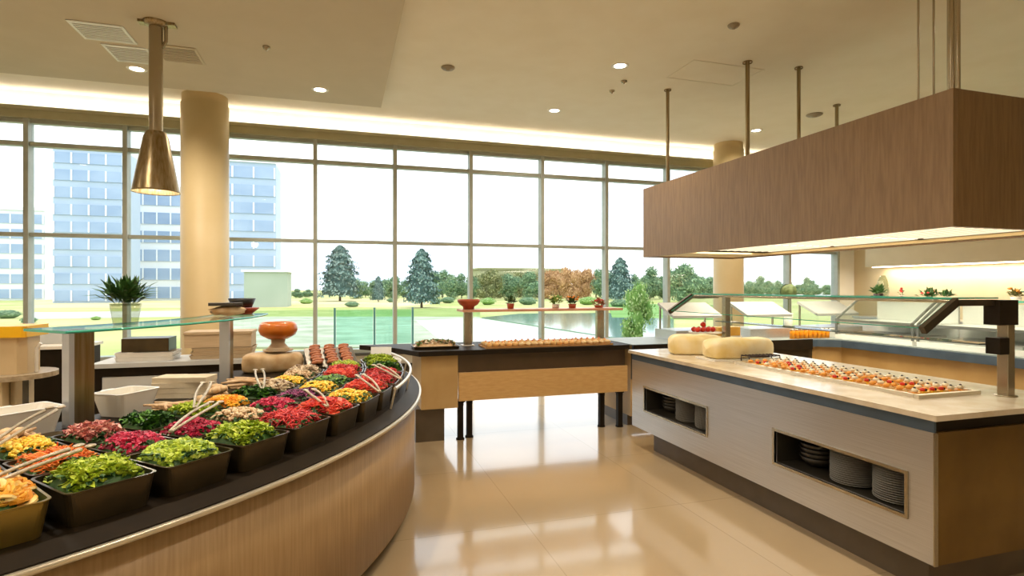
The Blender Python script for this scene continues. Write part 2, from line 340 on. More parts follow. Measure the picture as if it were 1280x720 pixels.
for xx, yy, r in ((5.04, 7.9, .026), (5.5, 6.6, .03), (6.35, 6.55, .026), (5.1, 3.5, .018), (4.93, 3.72, .009), (5.02, 3.65, .009)):
    obj('hanging_rod', MB().tube([(0, 0, 0), (0, 0, H-HZ1-.002+.06)], r, 12).lathe([(r*2.2, H-HZ1+.04), (r*2.2, H-HZ1+.058)], n=16), M_brass if r > .02 else M_chrome, hd, loc=(xx-(HX0+HX1)/2, yy-(HY0+HY1)/2, hh-.06))
obj('hanging_pole', MB().tube([(0, 0, 0), (0, 0, H-HZ1+.058)], .042, 16), M_chrome, hd, loc=(5.18-(HX0+HX1)/2, 3.6-(HY0+HY1)/2, hh-.06))
x, y = atH(1046, 131, 4.8)
obj('ceiling_pole', MB().tube([(0, 0, 0), (0, 0, -1.5)], .03, 12).lathe([(.06, 0), (.06, -.02)], n=16), M_brass, loc=(x, y, 4.799), label='short dark ceiling pole seen behind the top of the walnut hood', cat='pole')

# ------------------------------------------------------------------ steel island
IX0, IX1, IY0, IY1 = 2.85, 4.02, 2.07, 5.12
isl = thing('serving_island', 'brushed steel serving island with plate cubbies and cream stone top', 'serving counter', (IX0, IY0, 0))
def ib(nm, *bx, m, **k): return obj(nm, MB().box(bx[0]-IX0, bx[1]-IX0, bx[2]-IY0, bx[3]-IY0, bx[4], bx[5]), m, isl, **k)
ib('plinth', IX0+.1, IX1-.1, IY0+.1, IY1-.25, 0, .2, m=M_plinth)
ZS0, ZS1 = .2, .87
cub = [(3.90, 4.87), (2.22, 3.15)]; cz0, cz1 = .405, .62
front = MB()
ys = [IY0, cub[1][0], cub[1][1], cub[0][0], cub[0][1], IY1]
front.box(0, .02, 0, IY1-IY0, ZS0, cz0).box(0, .02, 0, IY1-IY0, cz1, ZS1)
for q in (0, 2, 4): front.box(0, .02, ys[q]-IY0, ys[q+1]-IY0, cz0, cz1)
obj('front_panel', front, M_steel, isl)
ib('end_panel', IX0+.02, IX1, IY0, IY0+.02, ZS0, ZS1, m=M_steelw); ib('end_panel', IX0+.02, IX1, IY1-.02, IY1, ZS0, ZS1, m=M_steel)
ib('corner_trim', IX0-.006, IX0+.02, IY0-.006, IY0-.0005, ZS0, ZS1, m=M_chrome)
ib('back_panel', IX1-.02, IX1, IY0+.02, IY1-.02, ZS0, ZS1, m=M_steel); ib('bottom_panel', IX0+.02, IX1-.02, IY0+.02, IY1-.02, ZS0, ZS0+.02, m=M_steel)
M_cub = mat('cubby lining', '4A453A', .35, .5)
for ya, yb in cub:
    cb = MB(); d = .36
    cb.box(.02, d, ya-IY0-.01, yb-IY0+.01, cz0-.015, cz0-.001).box(.02, d, ya-IY0-.01, yb-IY0+.01, cz1+.001, cz1+.012).box(d, d+.012, ya-IY0-.01, yb-IY0+.01, cz0-.015, cz1+.012)
    cb.box(.02, d, ya-IY0-.012, ya-IY0, cz0, cz1).box(.02, d, yb-IY0, yb-IY0+.012, cz0, cz1)
    c_ = obj('plate_cubby', cb, M_cub, isl)
    fr = MB(); y0, y1 = ya-IY0, yb-IY0
    fr.box(-.008, .012, y0-.018, y1+.018, cz0-.018, cz0).box(-.008, .012, y0-.018, y1+.018, cz1, cz1+.018).box(-.008, .012, y0-.018, y0, cz0, cz1).box(-.008, .012, y1, y1+.018, cz0, cz1)
    obj('cubby_frame', fr, M_chrome, c_)
ib('reveal_strip', IX0+.015, IX1-.015, IY0+.02, IY1-.02, ZS1, .935, m=M_black)
ib('front_strip', IX0, IX0+.014, IY0, IY1, ZS1+.001, .934, m=M_bluest)
ZI = .965
obj('worktop', MB().box(-.03, IX1-IX0+.04, -.03, IY1-IY0+.03, .936, ZI), M_marble, isl, bev=.008)
# plates in the cubbies
plate = MB().lathe([(0.0005, 0), (.07, 0), (.08, .003), (.125, .011), (.128, .014), (.122, .014), (.078, .007), (0.0005, .006)], n=32)
pm = plate.mesh('dinner_plate'); pm.materials.append(mat('grey stoneware', '9D9A90', .35, col2='92908A', nscale=12))
pm.materials[0]
for yc, who in ((2.385, 'nearest the corner of the island'), (2.68, 'second from the corner of the island'), (4.07, 'in the far cubby, nearer the middle'), (4.36, 'in the far cubby, in its centre')):
    for q in range(15):
        obj('dinner_plate', pm, None, loc=(IX0+.165+random.Random(q).uniform(-.002, .002), yc, cz0+.0005+q*.0128), label='grey dinner plate in the cubby stack '+who, cat='plate', group='plates stacked '+who)
bowlm = MB().lathe([(0.0005, 0), (.05, 0), (.09, .03), (.115, .065), (.11, .065), (.085, .033), (0.0005, .008)], n=28).mesh('dark_bowl'); bowlm.materials.append(mat('dark stoneware', '3F3A31', .35))
for yc, who in ((3.0, 'near cubby'), (4.7, 'far cubby')):
    for q in range(4): obj('serving_bowl', bowlm, None, loc=(IX0+.22, yc, cz0+.0005+q*.03), label='dark bowl nested at the left end of the '+who, cat='bowl', group='dark bowls in the '+who)

# island food tray
TX0, TX1, TY0, TY1 = 3.16, 3.66, 2.38, 3.95
tr = thing('food_tray', 'long shallow steel tray of canapes set into the cream island top', 'tray', (TX0, TY0, ZI))
w_, d_ = TX1-TX0, TY1-TY0
obj('rim', MB().box(0, w_, 0, .03, 0, .022).box(0, w_, d_-.03, d_, 0, .022).box(0, .03, .03, d_-.03, 0, .022).box(w_-.03, w_, .03, d_-.03, 0, .022), M_rim, tr, bev=.004)
obj('tray_base', MB().box(.03, w_-.03, .03, d_-.03, 0, .008), M_white, tr)
def mesh_of(mb, *ms):
    me = mb.mesh('piece')
    for m in ms: me.materials.append(m)
    return me
C_or = mat('apricot', 'EE9B3A', .4, col2='F2B255', nscale=30); C_red = mat('tomato red', 'D8381F', .3, col2='C42A18', nscale=20); C_dk = mat('dark berry', '2E1A20', .3)
C_yel = mat('mango yellow', 'F2BE3C', .4, col2='EBAE28', nscale=20); C_cream = mat('cream cheese', 'F3E6C8', .5); C_bread = mat('toasted bread', 'CF9A55', .7, col2='E0BA80', nscale=14, bump=.1)
canape = [mesh_of(MB().box(-.03, .03, -.024, .024, 0, .014, 0).ball((0, 0, .024), (.022, .018, .014), 10, 6, 1), C_bread, C_or),
          mesh_of(MB().box(-.03, .03, -.024, .024, 0, .014, 0).ball((0, 0, .024), (.022, .018, .014), 10, 6, 1).ball((0, 0, .037), .008, 8, 5, 2), C_or, C_cream, C_dk),
          mesh_of(MB().box(-.028, .028, -.022, .022, 0, .016, 0).ball((-.01, 0, .024), (.013, .016, .013), 9, 6, 1).ball((.013, 0, .022), .009, 8, 5, 2), C_yel, C_red, C_dk)]
kinds = ['orange topped canape square on toasted bread', 'cream topped canape square with a dark berry', 'yellow canape square with a red dot and berry']
rnd = random.Random(5)
for i in range(6):
    for j in range(16):
        k = rnd.choice((0, 0, 1, 2)) if i < 4 else 1
        x = TX0+.065+i*.074; y = TY0+.075+j*.092
        o = obj('canape', canape[k], None, loc=(x+rnd.uniform(-.003, .003), y+rnd.uniform(-.004, .004), ZI+.009), rz=rnd.uniform(-.12, .12)+pi/2*0, label=kinds[k]+' on the island tray', cat='canape', group='canapes, kind %s, on the island tray' % ('one', 'two', 'three')[k])
# wire rack at the far end of the tray
rk = thing('serving_rack', 'small dark metal rack standing at the far end of the island tray', 'rack', (3.5, 3.985, ZI))
obj('frame', MB().tube([(-.16, 0, 0), (-.16, 0, .045), (.16, 0, .045), (.16, 0, 0)], .006, 6).tube([(-.16, .1, 0), (-.16, .1, .045), (.16, .1, .045), (.16, .1, 0)], .006, 6), C_dk, rk)
g = MB()
for q in range(9): g.tube([(-.15+q*.0375, -.01, .05), (-.15+q*.0375, .11, .05)], .004, 6)
obj('wire_grid', g, C_dk, rk)
# cutting board, loaves, tomatoes, cheese
obj('cutting_board', MB().box(-.35, .35, -.14, .14, 0, .012), M_white, loc=(3.43, 4.24, ZI+.0005), rz=.0, label='thin white serving board under the pale loaf on the island', cat='serving board', bev=.004)
C_dough = mat('pale flatbread crust', 'EBCF86', .6, col2='F6E8C4', nscale=5, bump=.15, bscale=14)
def loaf(L, W, Hh, seed, nm, lab, loc, rz, m, z0cut=.0, cat='bread'):
    mb = MB(); n, k = 26, 22; vs = []; fs = []
    for i in range(n+1):
        u = -1+2*i/n; prof = (1-abs(u)**9)**.5 if abs(u) < 1 else 0
        prof = max(prof, .02)
        for j in range(k):
            t = 2*pi*j/k; cy_, cz_ = cos(t), sin(t)
            yy = math.copysign(abs(cy_)**.5, cy_)*W/2*prof; zz = (math.copysign(abs(cz_)**.55, cz_)*Hh/2)*prof
            q = 1+.10*noise.noise(Vector((u*2.5+seed, cy_*1.3, cz_*1.3)))
            vs.append((u*L/2, yy*q, max(zz*q, -Hh*.42)+Hh*.42))
    for i in range(n):
        for j in range(k): fs.append((i*k+j, i*k+(j+1) % k, (i+1)*k+(j+1) % k, (i+1)*k+j))
    mb.add(vs, fs, 0, True); mb.add(vs[:k], [tuple(range(k))], 0); mb.add(vs[-k:], [tuple(range(k))[::-1]], 0)
    return obj(nm, mb, m, loc=loc, rz=rz, label=lab, cat=cat)
loaf(.68, .26, .19, 1.2, 'bread_loaf', 'long pale flattened loaf in front on the white board of the island', (3.43, 4.24, ZI+.013), .02, C_dough)
loaf(.52, .3, .2, 4.7, 'bread_loaf', 'shorter pale loaf behind and left of the long one on the island', (3.28, 4.66, ZI+.001), -.35, C_dough)
cy0 = 4.88
bp_ = thing('serving_platter', 'low oval stand behind the two pale loaves on the island', 'platter', (3.55, cy0, ZI))
obj('stand', MB().lathe([(0.0005, 0), (.1, 0), (.06, .03), (.05, .15), (.16, .18), (.165, .19), (0.0005, .19)], n=28), M_white, bp_)
tm = mesh_of(MB().ball((0, 0, .026), (.029, .029, .026), 12, 8, 0).ball((0, 0, .052), (.008, .008, .003), 6, 4, 1), C_red, M_leafd)
for i in range(9):
    xx, yy, zz = 3.415+(i % 4)*.06, cy0-.05+(i//4)*.062, ZI+.191
    if i == 8: xx, yy, zz = 3.5, cy0-.02, ZI+.24
    obj('tomato', tm, None, loc=(xx+.01, yy, zz), rz=i, label='small red tomato heaped on the stand behind the pale loaves', cat='tomato', group='tomatoes behind the loaves')
obj('cheese_block', MB().box(-.14, .14, -.06, .06, 0, .09), mat('yellow cheese', 'E8B85A', .45, col2='E2AE4C', nscale=10), loc=(3.85, cy0+.07, ZI+.14), label='rectangular orange yellow cheese block beside the red tomatoes', cat='cheese', bev=.008)
obj('cheese_stand', MB().box(-.15, .15, -.07, .07, .124, .138).box(-.1, .1, -.05, .05, .0, .124), M_white, loc=(3.85, cy0+.07, ZI+.0005), label='small white block stand carrying the cheese', cat='stand', bev=.004)

# island sneeze guard
gx, gy0, gy1 = 3.74, 2.3, 4.8
sg = thing('sneeze_guard', 'angled glass sneeze guard on dark metal posts along the steel island', 'sneeze guard', (gx, gy0, ZI))
def post(yy):
    p = obj('post', MB().box(-.03, .03, yy-.03, yy+.03, .001, .56), M_chrome, sg, bev=.004)
    if yy > 1: pass
    else: obj('clamp', MB().box(-.12, .035, yy-.045, yy+.045, .42, .565), M_black, p, bev=.004)
    if yy < 1: obj('clamp', MB().box(-.11, -.032, yy-.04, yy+.04, .25, .345), M_black, p, bev=.004)
    obj('foot_plate', MB().lathe([(.0005, .006), (.055, .006), (.055, .0)], (0, yy, .001), 20), M_chrome, p)
    obj('arm', MB().bar((-.1, yy, .55), (-.41, yy, .55), .035, .035).bar((-.40, yy, .56), (-.66, yy, .40), .03, .045), mat('dark bronze', '4A4132', .35, .6), sg)
post(0); post(gy1-gy0)
gm = MB(); gm.box(-.40, -.03, .02, gy1-gy0-.02, .572, .58, 0, 1)
obj('top_glass', gm, [M_glass, M_teal], sg)
v = [(-.40, .03, .575), (-.40, gy1-gy0-.03, .575), (-.66, gy1-gy0-.03, .415), (-.66, .03, .415)]
obj('slanted_glass', MB().add(v+[(a_+.004, b_, c_-.006) for a_, b_, c_ in v], [(0, 1, 2, 3), (7, 6, 5, 4)], 0).add(v+[(a_+.004, b_, c_-.006) for a_, b_, c_ in v], [(0, 4, 5, 1), (1, 5, 6, 2), (2, 6, 7, 3), (3, 7, 4, 0)], 1), [M_glass, M_teal], sg)
obj('rail', MB().tube([(-.4, .02, .56), (-.4, gy1-gy0-.02, .56)], .009, 8), M_chrome, sg)
obj('lower_shelf', MB().box(-.16, -.04, .04, gy1-gy0-.04, .30, .308, 0, 1), [M_glass, mat('dark shelf edge', '5B6460', .3)], sg)

# ------------------------------------------------------------------ back table
BZ = .95; BY = 5.76
tb = thing('buffet_table', 'dark topped buffet table with maple apron on four black legs by the windows', 'buffet table', (1.18, BY, 0))
obj('tabletop', MB().prism([(-.62, .40), (-.42, -.03), (1.98, -.03), (1.98, .85), (-.98, .85)], BZ-.05, BZ), M_black, tb, bev=.006)
obj('recessed_panel', MB().box(.0, 1.96, .05, .8, .71, BZ-.051), mat('dark brown panel', '4B3A22', .4, col2='54412A', nscale=5), tb)
obj('apron', MB().box(0, 1.97, 0, .04, .415, .709), M_tan, tb, bev=.004)
obj('apron_back', MB().box(0, 1.97, .76, .8, .6, .709), M_tan, tb)
for xx, yy in ((.03, .04), (.14, .1), (1.70, .1), (1.90, .04)):
    lg = obj('leg', MB().box(-.028, .028, -.028, .028, 0, .42 if yy < .05 else .71).lathe([(.045, 0), (.045, .012)], n=12), M_black, tb, loc=(xx, yy+.03, 0))
    obj('bracket', MB().box(-.03, .03, -.03, .03, .36, .414).box(-.045 if xx > .1 else -.03, .05, -.02, .02, .39, .414), M_black, lg)
cbx = thing('cabinet', 'tan base cabinet on a dark plinth at the left of the buffet table', 'cabinet', (.79, BY+.02, 0))
obj('body', MB().box(0, .385, 0, .75, .345, BZ-.052), M_tan2, cbx, bev=.004)
obj('plinth', MB().box(-.05, .25, .05, .7, 0, .344), M_plinth, cbx)
# guard / shelf on table
tg = thing('sneeze_guard', 'copper toned display shelf with glass front on two posts on the buffet table', 'display shelf', (1.35, 6.2, BZ))
for xx in (.02, 1.66):
    p = obj('post', MB().box(xx-.045, xx+.045, -.03, .03, 0.0005, .385), M_chrome, tg, bev=.003)
    obj('foot_plate', MB().box(xx-.07, xx+.07, -.05, .05, .0003, .01), M_white, p)
M_copper = mat('copper toned shelf', 'D8A183', .4, col2='CC9475', nscale=6)
obj('shelf', MB().box(-.08, 1.86, -.22, .12, .386, .412), M_copper, tg, bev=.004)
obj('front_glass', MB().box(.08, 1.6, -.2, -.194, .12, .384), M_glass, tg)
zs = BZ+.413
obj('terracotta_bowl', MB().lathe([(0.0005, 0), (.06, 0), (.065, .03), (.1, .05), (.125, .085), (.125, .11), (.115, .11), (.09, .07), (0.0005, .04)], n=30), M_terra, loc=(1.37, 6.14, zs), label='wide terracotta bowl at the left end of the copper toned shelf', cat='bowl')
def plant(nm, lab, loc, h, r, potr, poth, mleaf, mpot, n=60, seed=0, leafl=.1, leafw=.02, flower=None, group=None, up=.5):
    rr = random.Random(seed); t = thing(nm, lab, 'potted plant', loc, group=group)
    obj('pot', MB().lathe([(0.0005, 0), (potr*.75, 0), (potr, poth), (potr*.9, poth), (potr*.85, poth*.9), (0.0005, poth*.88)], n=20), mpot, t)
    mb = MB()
    for i in range(n):
        a_ = rr.uniform(0, 2*pi); el = rr.uniform(up*.3, 1)*pi/2; L = leafl*rr.uniform(.7, 1.2); b0 = Vector((rr.gauss(0, potr*.3), rr.gauss(0, potr*.3), poth*.85+rr.uniform(0, max(h-leafl, 0))))
        d = Vector((cos(a_)*cos(el), sin(a_)*cos(el), sin(el))); sd = Vector((-sin(a_), cos(a_), 0))*leafw/2
        b0 += d*rr.uniform(0, r*.4); mid = b0+d*L*.5+Vector((0, 0, L*.08)); tip = b0+d*L-Vector((0, 0, L*.12)); th_ = Vector((0, 0, .002))
        mb.add([b0, mid+sd, tip, mid-sd, mid+th_*2], [(0, 1, 4), (1, 2, 4), (2, 3, 4), (3, 0, 4), (0, 3, 2, 1)], 0, False)
    obj('foliage', mb, mleaf, t)
    if flower:
        fb = MB()
        for i in range(flower[1]):
            a_ = rr.uniform(0, 2*pi); q = rr.uniform(0, r*.8); fb.ball((cos(a_)*q, sin(a_)*q, poth+h*rr.uniform(.55, 1)), (.016, .016, .012), 7, 5, 0, jit=.3, seed=i)
        obj('blossoms', fb, flower[0], t)
    return t
F_or = mat('orange flower', 'E08A2C', .5); F_red = mat('red flower', 'C8342B', .5); F_pink = mat('pale flower', 'E9D9A0', .5)
plant('potted_plant', 'dark leaved little plant in a brown pot on the copper toned shelf', (1.86, 6.14, zs), .1, .08, .045, .06, M_leafd, M_terra, 60, 2, .07, .022)
plant('potted_plant', 'pale green leafy plant with cream blossoms on the copper toned shelf', (2.42, 6.16, zs), .1, .12, .05, .05, M_leafl, M_white, 70, 3, .08, .03, (F_pink, 12))
plant('potted_plant', 'orange flowering plant right of the cream blossoms on the shelf', (2.62, 6.13, zs), .09, .1, .05, .05, M_leafd, M_terra, 50, 4, .07, .025, (F_or, 16))
plant('potted_plant', 'reddish dry flowers in a low dish at the right of the copper shelf', (2.98, 6.16, zs), .07, .12, .06, .03, mat('dry stalk', '8A5C3A', .6), M_terra, 50, 5, .07, .02, (F_red, 8))
# pastries along the table
C_pas = mat('golden pastry', 'D9A055', .55, col2='E9C284', nscale=18, bump=.15); C_pas2 = mat('sugar dusted bun', 'EBD3A4', .6, col2='D8AE6C', nscale=16)
pas = [mesh_of(MB().lathe([(0.0005, 0), (.026, 0), (.034, .02), (.03, .035), (.015, .048), (0.0005, .05)], n=12).ball((0, 0, .05), .009, 6, 4, 1), C_pas, C_red),
       mesh_of(MB().ball((0, 0, .022), (.038, .028, .022), 12, 7, 0, jit=.2), C_pas2, C_pas)]
tp = obj('pastry_tray', MB().box(0, 1.5, 0, .32, 0, .012).box(0, 1.5, -.012, 0, 0, .02).box(0, 1.5, .32, .332, 0, .02), mat('wooden tray', 'B98A52', .5, col2='A87A44', nscale=9), loc=(1.48, 5.8, BZ+.0005), label='long wooden tray holding rows of golden pastries on the buffet table', cat='tray')
for i in range(20):
    for j in range(4):
        k = (i//5+j) % 2
        obj('pastry', pas[k], None, loc=(1.53+i*.074, 5.845+j*.076, BZ+.013), rz=i*1.3+j, label=('small golden tart with a red dot on the long wooden tray', 'pale oval bun on the long wooden tray')[k], cat='pastry', group=('golden tarts on the long tray', 'pale buns on the long tray')[k])

# heap generator --------------------------------------------------------------
def heap(w_, d_, h, n, seed, kind, size, nm=2, bed=False):
    rr = random.Random(seed); mb = MB(); g = 12; vs = []; fs = []
    def hz(x, y):
        e = max(0, 1-(abs(x)**3+abs(y)**3)); return .012+h*(e**.6)*(1+.25*noise.noise(Vector((x*2+seed, y*2, 0))))
    for i in range(g+1):
        for j in range(g+1):
            x, y = -1+2*i/g, -1+2*j/g; cq = 1-.14*abs(x*y)**3; vs.append((x*w_/2*cq, y*d_/2*cq, hz(x, y)*.85))
    for i in range(g):
        for j in range(g): a_ = i*(g+1)+j; fs.append((a_, a_+g+1, a_+g+2, a_+1))
    mb.add(vs, fs, nm if bed else 0, True)
    for q in range(90 if bed else 0):
        a_ = rr.uniform(0, 2*pi); x, y = cos(a_)*1.15, sin(a_)*1.15; x = max(-.86, min(.86, x)); y = max(-.86, min(.86, y))
        M = Matrix.Rotation(a_, 3, 'Z') @ Matrix.Rotation(rr.gauss(0, .5), 3, 'Y'); p = Vector((x*w_/2, y*d_/2, hz(x, y)+.012)); s_ = .014
        mb.add([p+M @ Vector(v_)*s_ for v_ in ((-1, 0, 0), (0, -.6, .3), (1, 0, .1), (0, .6, .3))], [(0, 1, 2, 3)], nm, False)
    for q in range(n):
        x, y = rr.uniform(-1, 1)*(1-size*1.9/w_), rr.uniform(-1, 1)*(1-size*1.9/d_)
        if abs(x)**5+abs(y)**5 > 1: continue
        p = Vector((x*w_/2, y*d_/2, hz(x, y)*.9+rr.uniform(0, size*.3))); mi = rr.randrange(nm)
        M = Matrix.Rotation(rr.uniform(0, 2*pi), 3, 'Z') @ Matrix.Rotation(rr.gauss(0, .35), 3, 'X') @ Matrix.Rotation(rr.gauss(0, .35), 3, 'Y')
        s_ = size*rr.uniform(.7, 1.25)
        if kind == 'cube': mb.obox(p, (s_*.5, s_*.42, s_*.35), M, mi)
        elif kind == 'strip': 
            pts = [p+M @ Vector((t*s_*1.6, sin(t*2+q)*s_*.3, -abs(t)*abs(t)*s_*.25)) for t in (-1, -.5, 0, .5, 1)]
            mb.tube(pts, [s_*.1, s_*.17, s_*.18, s_*.17, s_*.1], 5, mi)
        elif kind == 'leaf':
            vv = []
            for a in range(4):
                for b in range(3):
                    uu, vv_ = a/3*2-1, b-1; wd = (1-uu*uu*.8); vv.append(p+M @ Vector((uu*s_, vv_*s_*.5*wd, s_*(.25*vv_*vv_+.18*sin(uu*4+q)))))
            fc = [(a*3+b, a*3+3+b, a*3+4+b, a*3+1+b) for a in range(3) for b in range(2)]
            mb.add(vv, fc, mi, True)
        elif kind == 'slice':
            k0 = 9; top = [p+M @ Vector((cos(2*pi*i/k0)*s_, sin(2*pi*i/k0)*s_*.8, s_*.12)) for i in range(k0)]; bot = [p+M @ Vector((cos(2*pi*i/k0)*s_, sin(2*pi*i/k0)*s_*.8, -s_*.12)) for i in range(k0)]
            mb.add(top+bot, [tuple(range(k0)), tuple(range(k0, 2*k0))[::-1]]+[(i, k0+i, k0+(i+1) % k0, (i+1) % k0) for i in range(k0)], mi, False)
        else: mb.ball(p, (s_*.6, s_*.5, s_*.45), 8, 5, mi, M, jit=.3, seed=q)
    return mb
V = lambda a, b, c=None, **k: mat('food '+a, b, .42, col2=c, nscale=35, bump=.1, **k)
FOOD = {
 'lettuce': ([V('lettuce', 'AFC42C', 'C6D546'), V('lettuce light', 'D6E068', 'BCCF3E'), V('lettuce dark', '84A02A', '9AB234')], 'leaf', .017, 'shredded bright green lettuce'),
 'peas': ([V('peas', 'A8C030', 'BCCF42'), V('peas light', 'CDDC60', 'B4CA3E'), V('peas dark', '7E9A26')], 'cube', .013, 'diced bright green cucumber'),
 'herb': ([V('herb', '2E5A1C', '3F7024'), V('herb mid', '4F8A2A', '6FA23C'), V('herb dk', '1E3A16')], 'leaf', .02, 'dark green leafy herbs'),
 'beet': ([V('beet', 'B5163F', 'CB2A50'), V('beet light', 'DC4766', 'C42E52'), V('beet deep', '8E0F32')], 'cube', .011, 'crimson diced beetroot'),
 'pepper': ([V('pepper', 'C41F27', 'D93A36'), V('pepper light', 'E2574E', 'D43D3A'), V('pepper deep', 'A3131F')], 'strip', .015, 'sliced red pepper'),
 'tomato': ([V('tomato', 'D12E22', 'E0472F'), V('tomato light', 'E8694A', 'DB4B34'), V('tomato deep', 'B11E1C')], 'slice', .018, 'red tomato slices'),
 'carrot': ([V('carrot', 'E8741B', 'F08C2E'), V('carrot light', 'F5A145', 'EE8A2C'), V('carrot deep', 'D65A10')], 'strip', .014, 'grated orange carrot'),
 'noodle': ([V('noodle', 'E9A62B', 'F2BC4A'), V('noodle light', 'F6DD9A', 'F0C766'), V('noodle deep', 'D98F1B')], 'slice', .023, 'yellow orange sliced squash with pale shavings'),
 'corn': ([V('corn', 'EDBE1E', 'F5D042'), V('corn light', 'F7E070', 'F2CF40'), V('corn deep', 'DDA015')], 'ball', .012, 'yellow sweetcorn'),
 'mango': ([V('mango', 'EF9A18', 'F5B42E'), V('mango light', 'F8C94C', 'F2AE2C'), V('mango deep', 'E0860E')], 'cube', .014, 'orange yellow diced mango'),
 'onion': ([V('onion', '6B1F4C', '8A2F62'), V('onion light', 'C56A9C', 'A94A82'), V('onion deep', '3C1530')], 'strip', .012, 'dark purple red onion'),
 'grain': ([V('grain', 'CDA878', 'DCC09A'), V('grain light', 'E7D3B0', 'DABD92'), V('grain deep', '9A7448')], 'ball', .013, 'tan roasted chickpeas'),
 'mush': ([V('mush', 'C7AE8C', 'DBC8AA'), V('mush light', 'E6D8C0', 'D2BD9C'), V('mush deep', '7A5C3C')], 'slice', .018, 'pale sliced mushrooms'),
 'ham': ([V('ham', 'D98C84', 'E5A79A'), V('ham light', 'EFC6B4', 'E0A598'), V('ham deep', 'B8625E')], 'leaf', .02, 'pink folded ham'),
 'olive': ([V('olive', '2B2718', '3A3620'), V('olive light', '57552E', '3C3B22'), V('olive deep', '1A1710')], 'ball', .012, 'black olives'),
 'broc': ([V('broc', '3E6E22', '5C8C30'), V('broc light', '8DB043', '6B9836'), V('broc deep', '274A18')], 'ball', .016, 'green broccoli florets'),
}

# ------------------------------------------------------------------ curved salad bar
BC = (-3.06, 4.82)
OC = (-2.9, 4.6)
A0, A1 = R(-66), R(13.5)
sb = thing('salad_bar', 'long curved salad bar with fluted oak front and black rim', 'salad bar', (BC[0], BC[1], 0))
O = (0, 0); ZD = .84; ZN = .885
obj('front_panel', MB().sector(O, 3.585, 3.635, A0, A1, .1, .795, 90), M_barwood, sb)
obj('plinth', MB().sector(O, 2.3, 3.5, A0, A1, 0, .099, 60), M_plinth, sb)
obj('trim_rail', MB().sector(O, 3.63, 3.685, A0, A1, .796, .815, 90), M_rim, sb)
obj('fascia', MB().sector(O, 3.571, 3.67, A0, A1, .816, ZD, 90, z1b=.822), M_black, sb)
obj('deck', MB().sector(O, 2.06, 3.57, A0, A1, .80, ZD-.001, 90), M_black, sb)
obj('inner_deck', MB().sector(O, 2.05, 2.652, A0, A1, ZD, ZN-.001, 90), M_black, sb)
obj('inner_panel', MB().sector(O, 2.12, 2.16, A0, A1, .1, .799, 60), M_tan2, sb)
obj('end_panel', MB().obox(((2.17+3.58)/2*cos(A1-.006), (2.17+3.58)/2*sin(A1-.006), .46), (.70, .015, .36), rz=A1), M_barwood, sb)
rp_ = [(cos(a)*3.605, sin(a)*3.605, .965) for a in [R(-20)+R(32)*i/24 for i in range(25)]]
gr = obj('guard_rail', MB().tube(rp_, .011, 8), M_rim, sb)
for i in (0, 8, 16, 24): obj('rail_post', MB().tube([rp_[i], (rp_[i][0]*.992, rp_[i][1]*.992, ZD-.004)], .007, 6), M_rim, gr)

def panmesh(w_, d_, hh, t=.008, fl=.012):
    """tapered rectangular pan, outer size w_ (x) by d_ (y)"""
    mb = MB(); rings = [(w_/2-fl, d_/2-fl, 0), (w_/2-.004, d_/2-.004, hh-.006), (w_/2, d_/2, hh-.004), (w_/2, d_/2, hh), (w_/2-t, d_/2-t, hh), (w_/2-fl-t, d_/2-fl-t, .008)]
    vs = []; fs = []; q = 6
    def rr(a, b, z):
        c = .03; out = []
        for sx, sy, a0 in ((1, 1, 0), (-1, 1, 90), (-1, -1, 180), (1, -1, 270)):
            for k in range(q): t_ = R(a0+90*k/(q-1)); out.append((sx*(a-c)+c*cos(t_), sy*(b-c)+c*sin(t_), z))
        return out
    n = 4*q
    for a, b, z in rings: vs += rr(a, b, z)
    for i in range(len(rings)-1):
        for k in range(n): fs.append((i*n+k, i*n+(k+1) % n, (i+1)*n+(k+1) % n, (i+1)*n+k))
    fs.append(tuple(range(n))[::-1]); fs.append(tuple(range((len(rings)-1)*n, len(rings)*n)))
    return mb.add(vs, fs, 0, False)
rows = [('outer', 3.40, .30, 4.9, ['carrot', 'noodle', 'lettuce', 'peas', 'lettuce', 'pepper', 'tomato', 'corn', 'tomato', 'pepper', 'pepper', 'herb', 'lettuce', 'lettuce']),
        ('middle', 3.095, .29, 4.9, ['noodle', 'carrot', 'carrot', 'beet', 'beet', 'grain', 'beet', 'onion', 'corn', 'broc', 'tomato', 'pepper', 'peas', None]),
        ('inner', 2.80, .28, 4.9, ['mush', 'herb', 'corn', 'ham', 'herb', 'lettuce', 'mango', 'herb', 'mush', 'corn', 'grain', 'mush', None, None])]
ords = ['first', 'second', 'third', 'fourth', 'fifth', 'sixth', 'seventh', 'eighth', 'ninth', 'tenth', 'eleventh', 'twelfth', 'thirteenth', 'fourteenth']
pmesh = {}
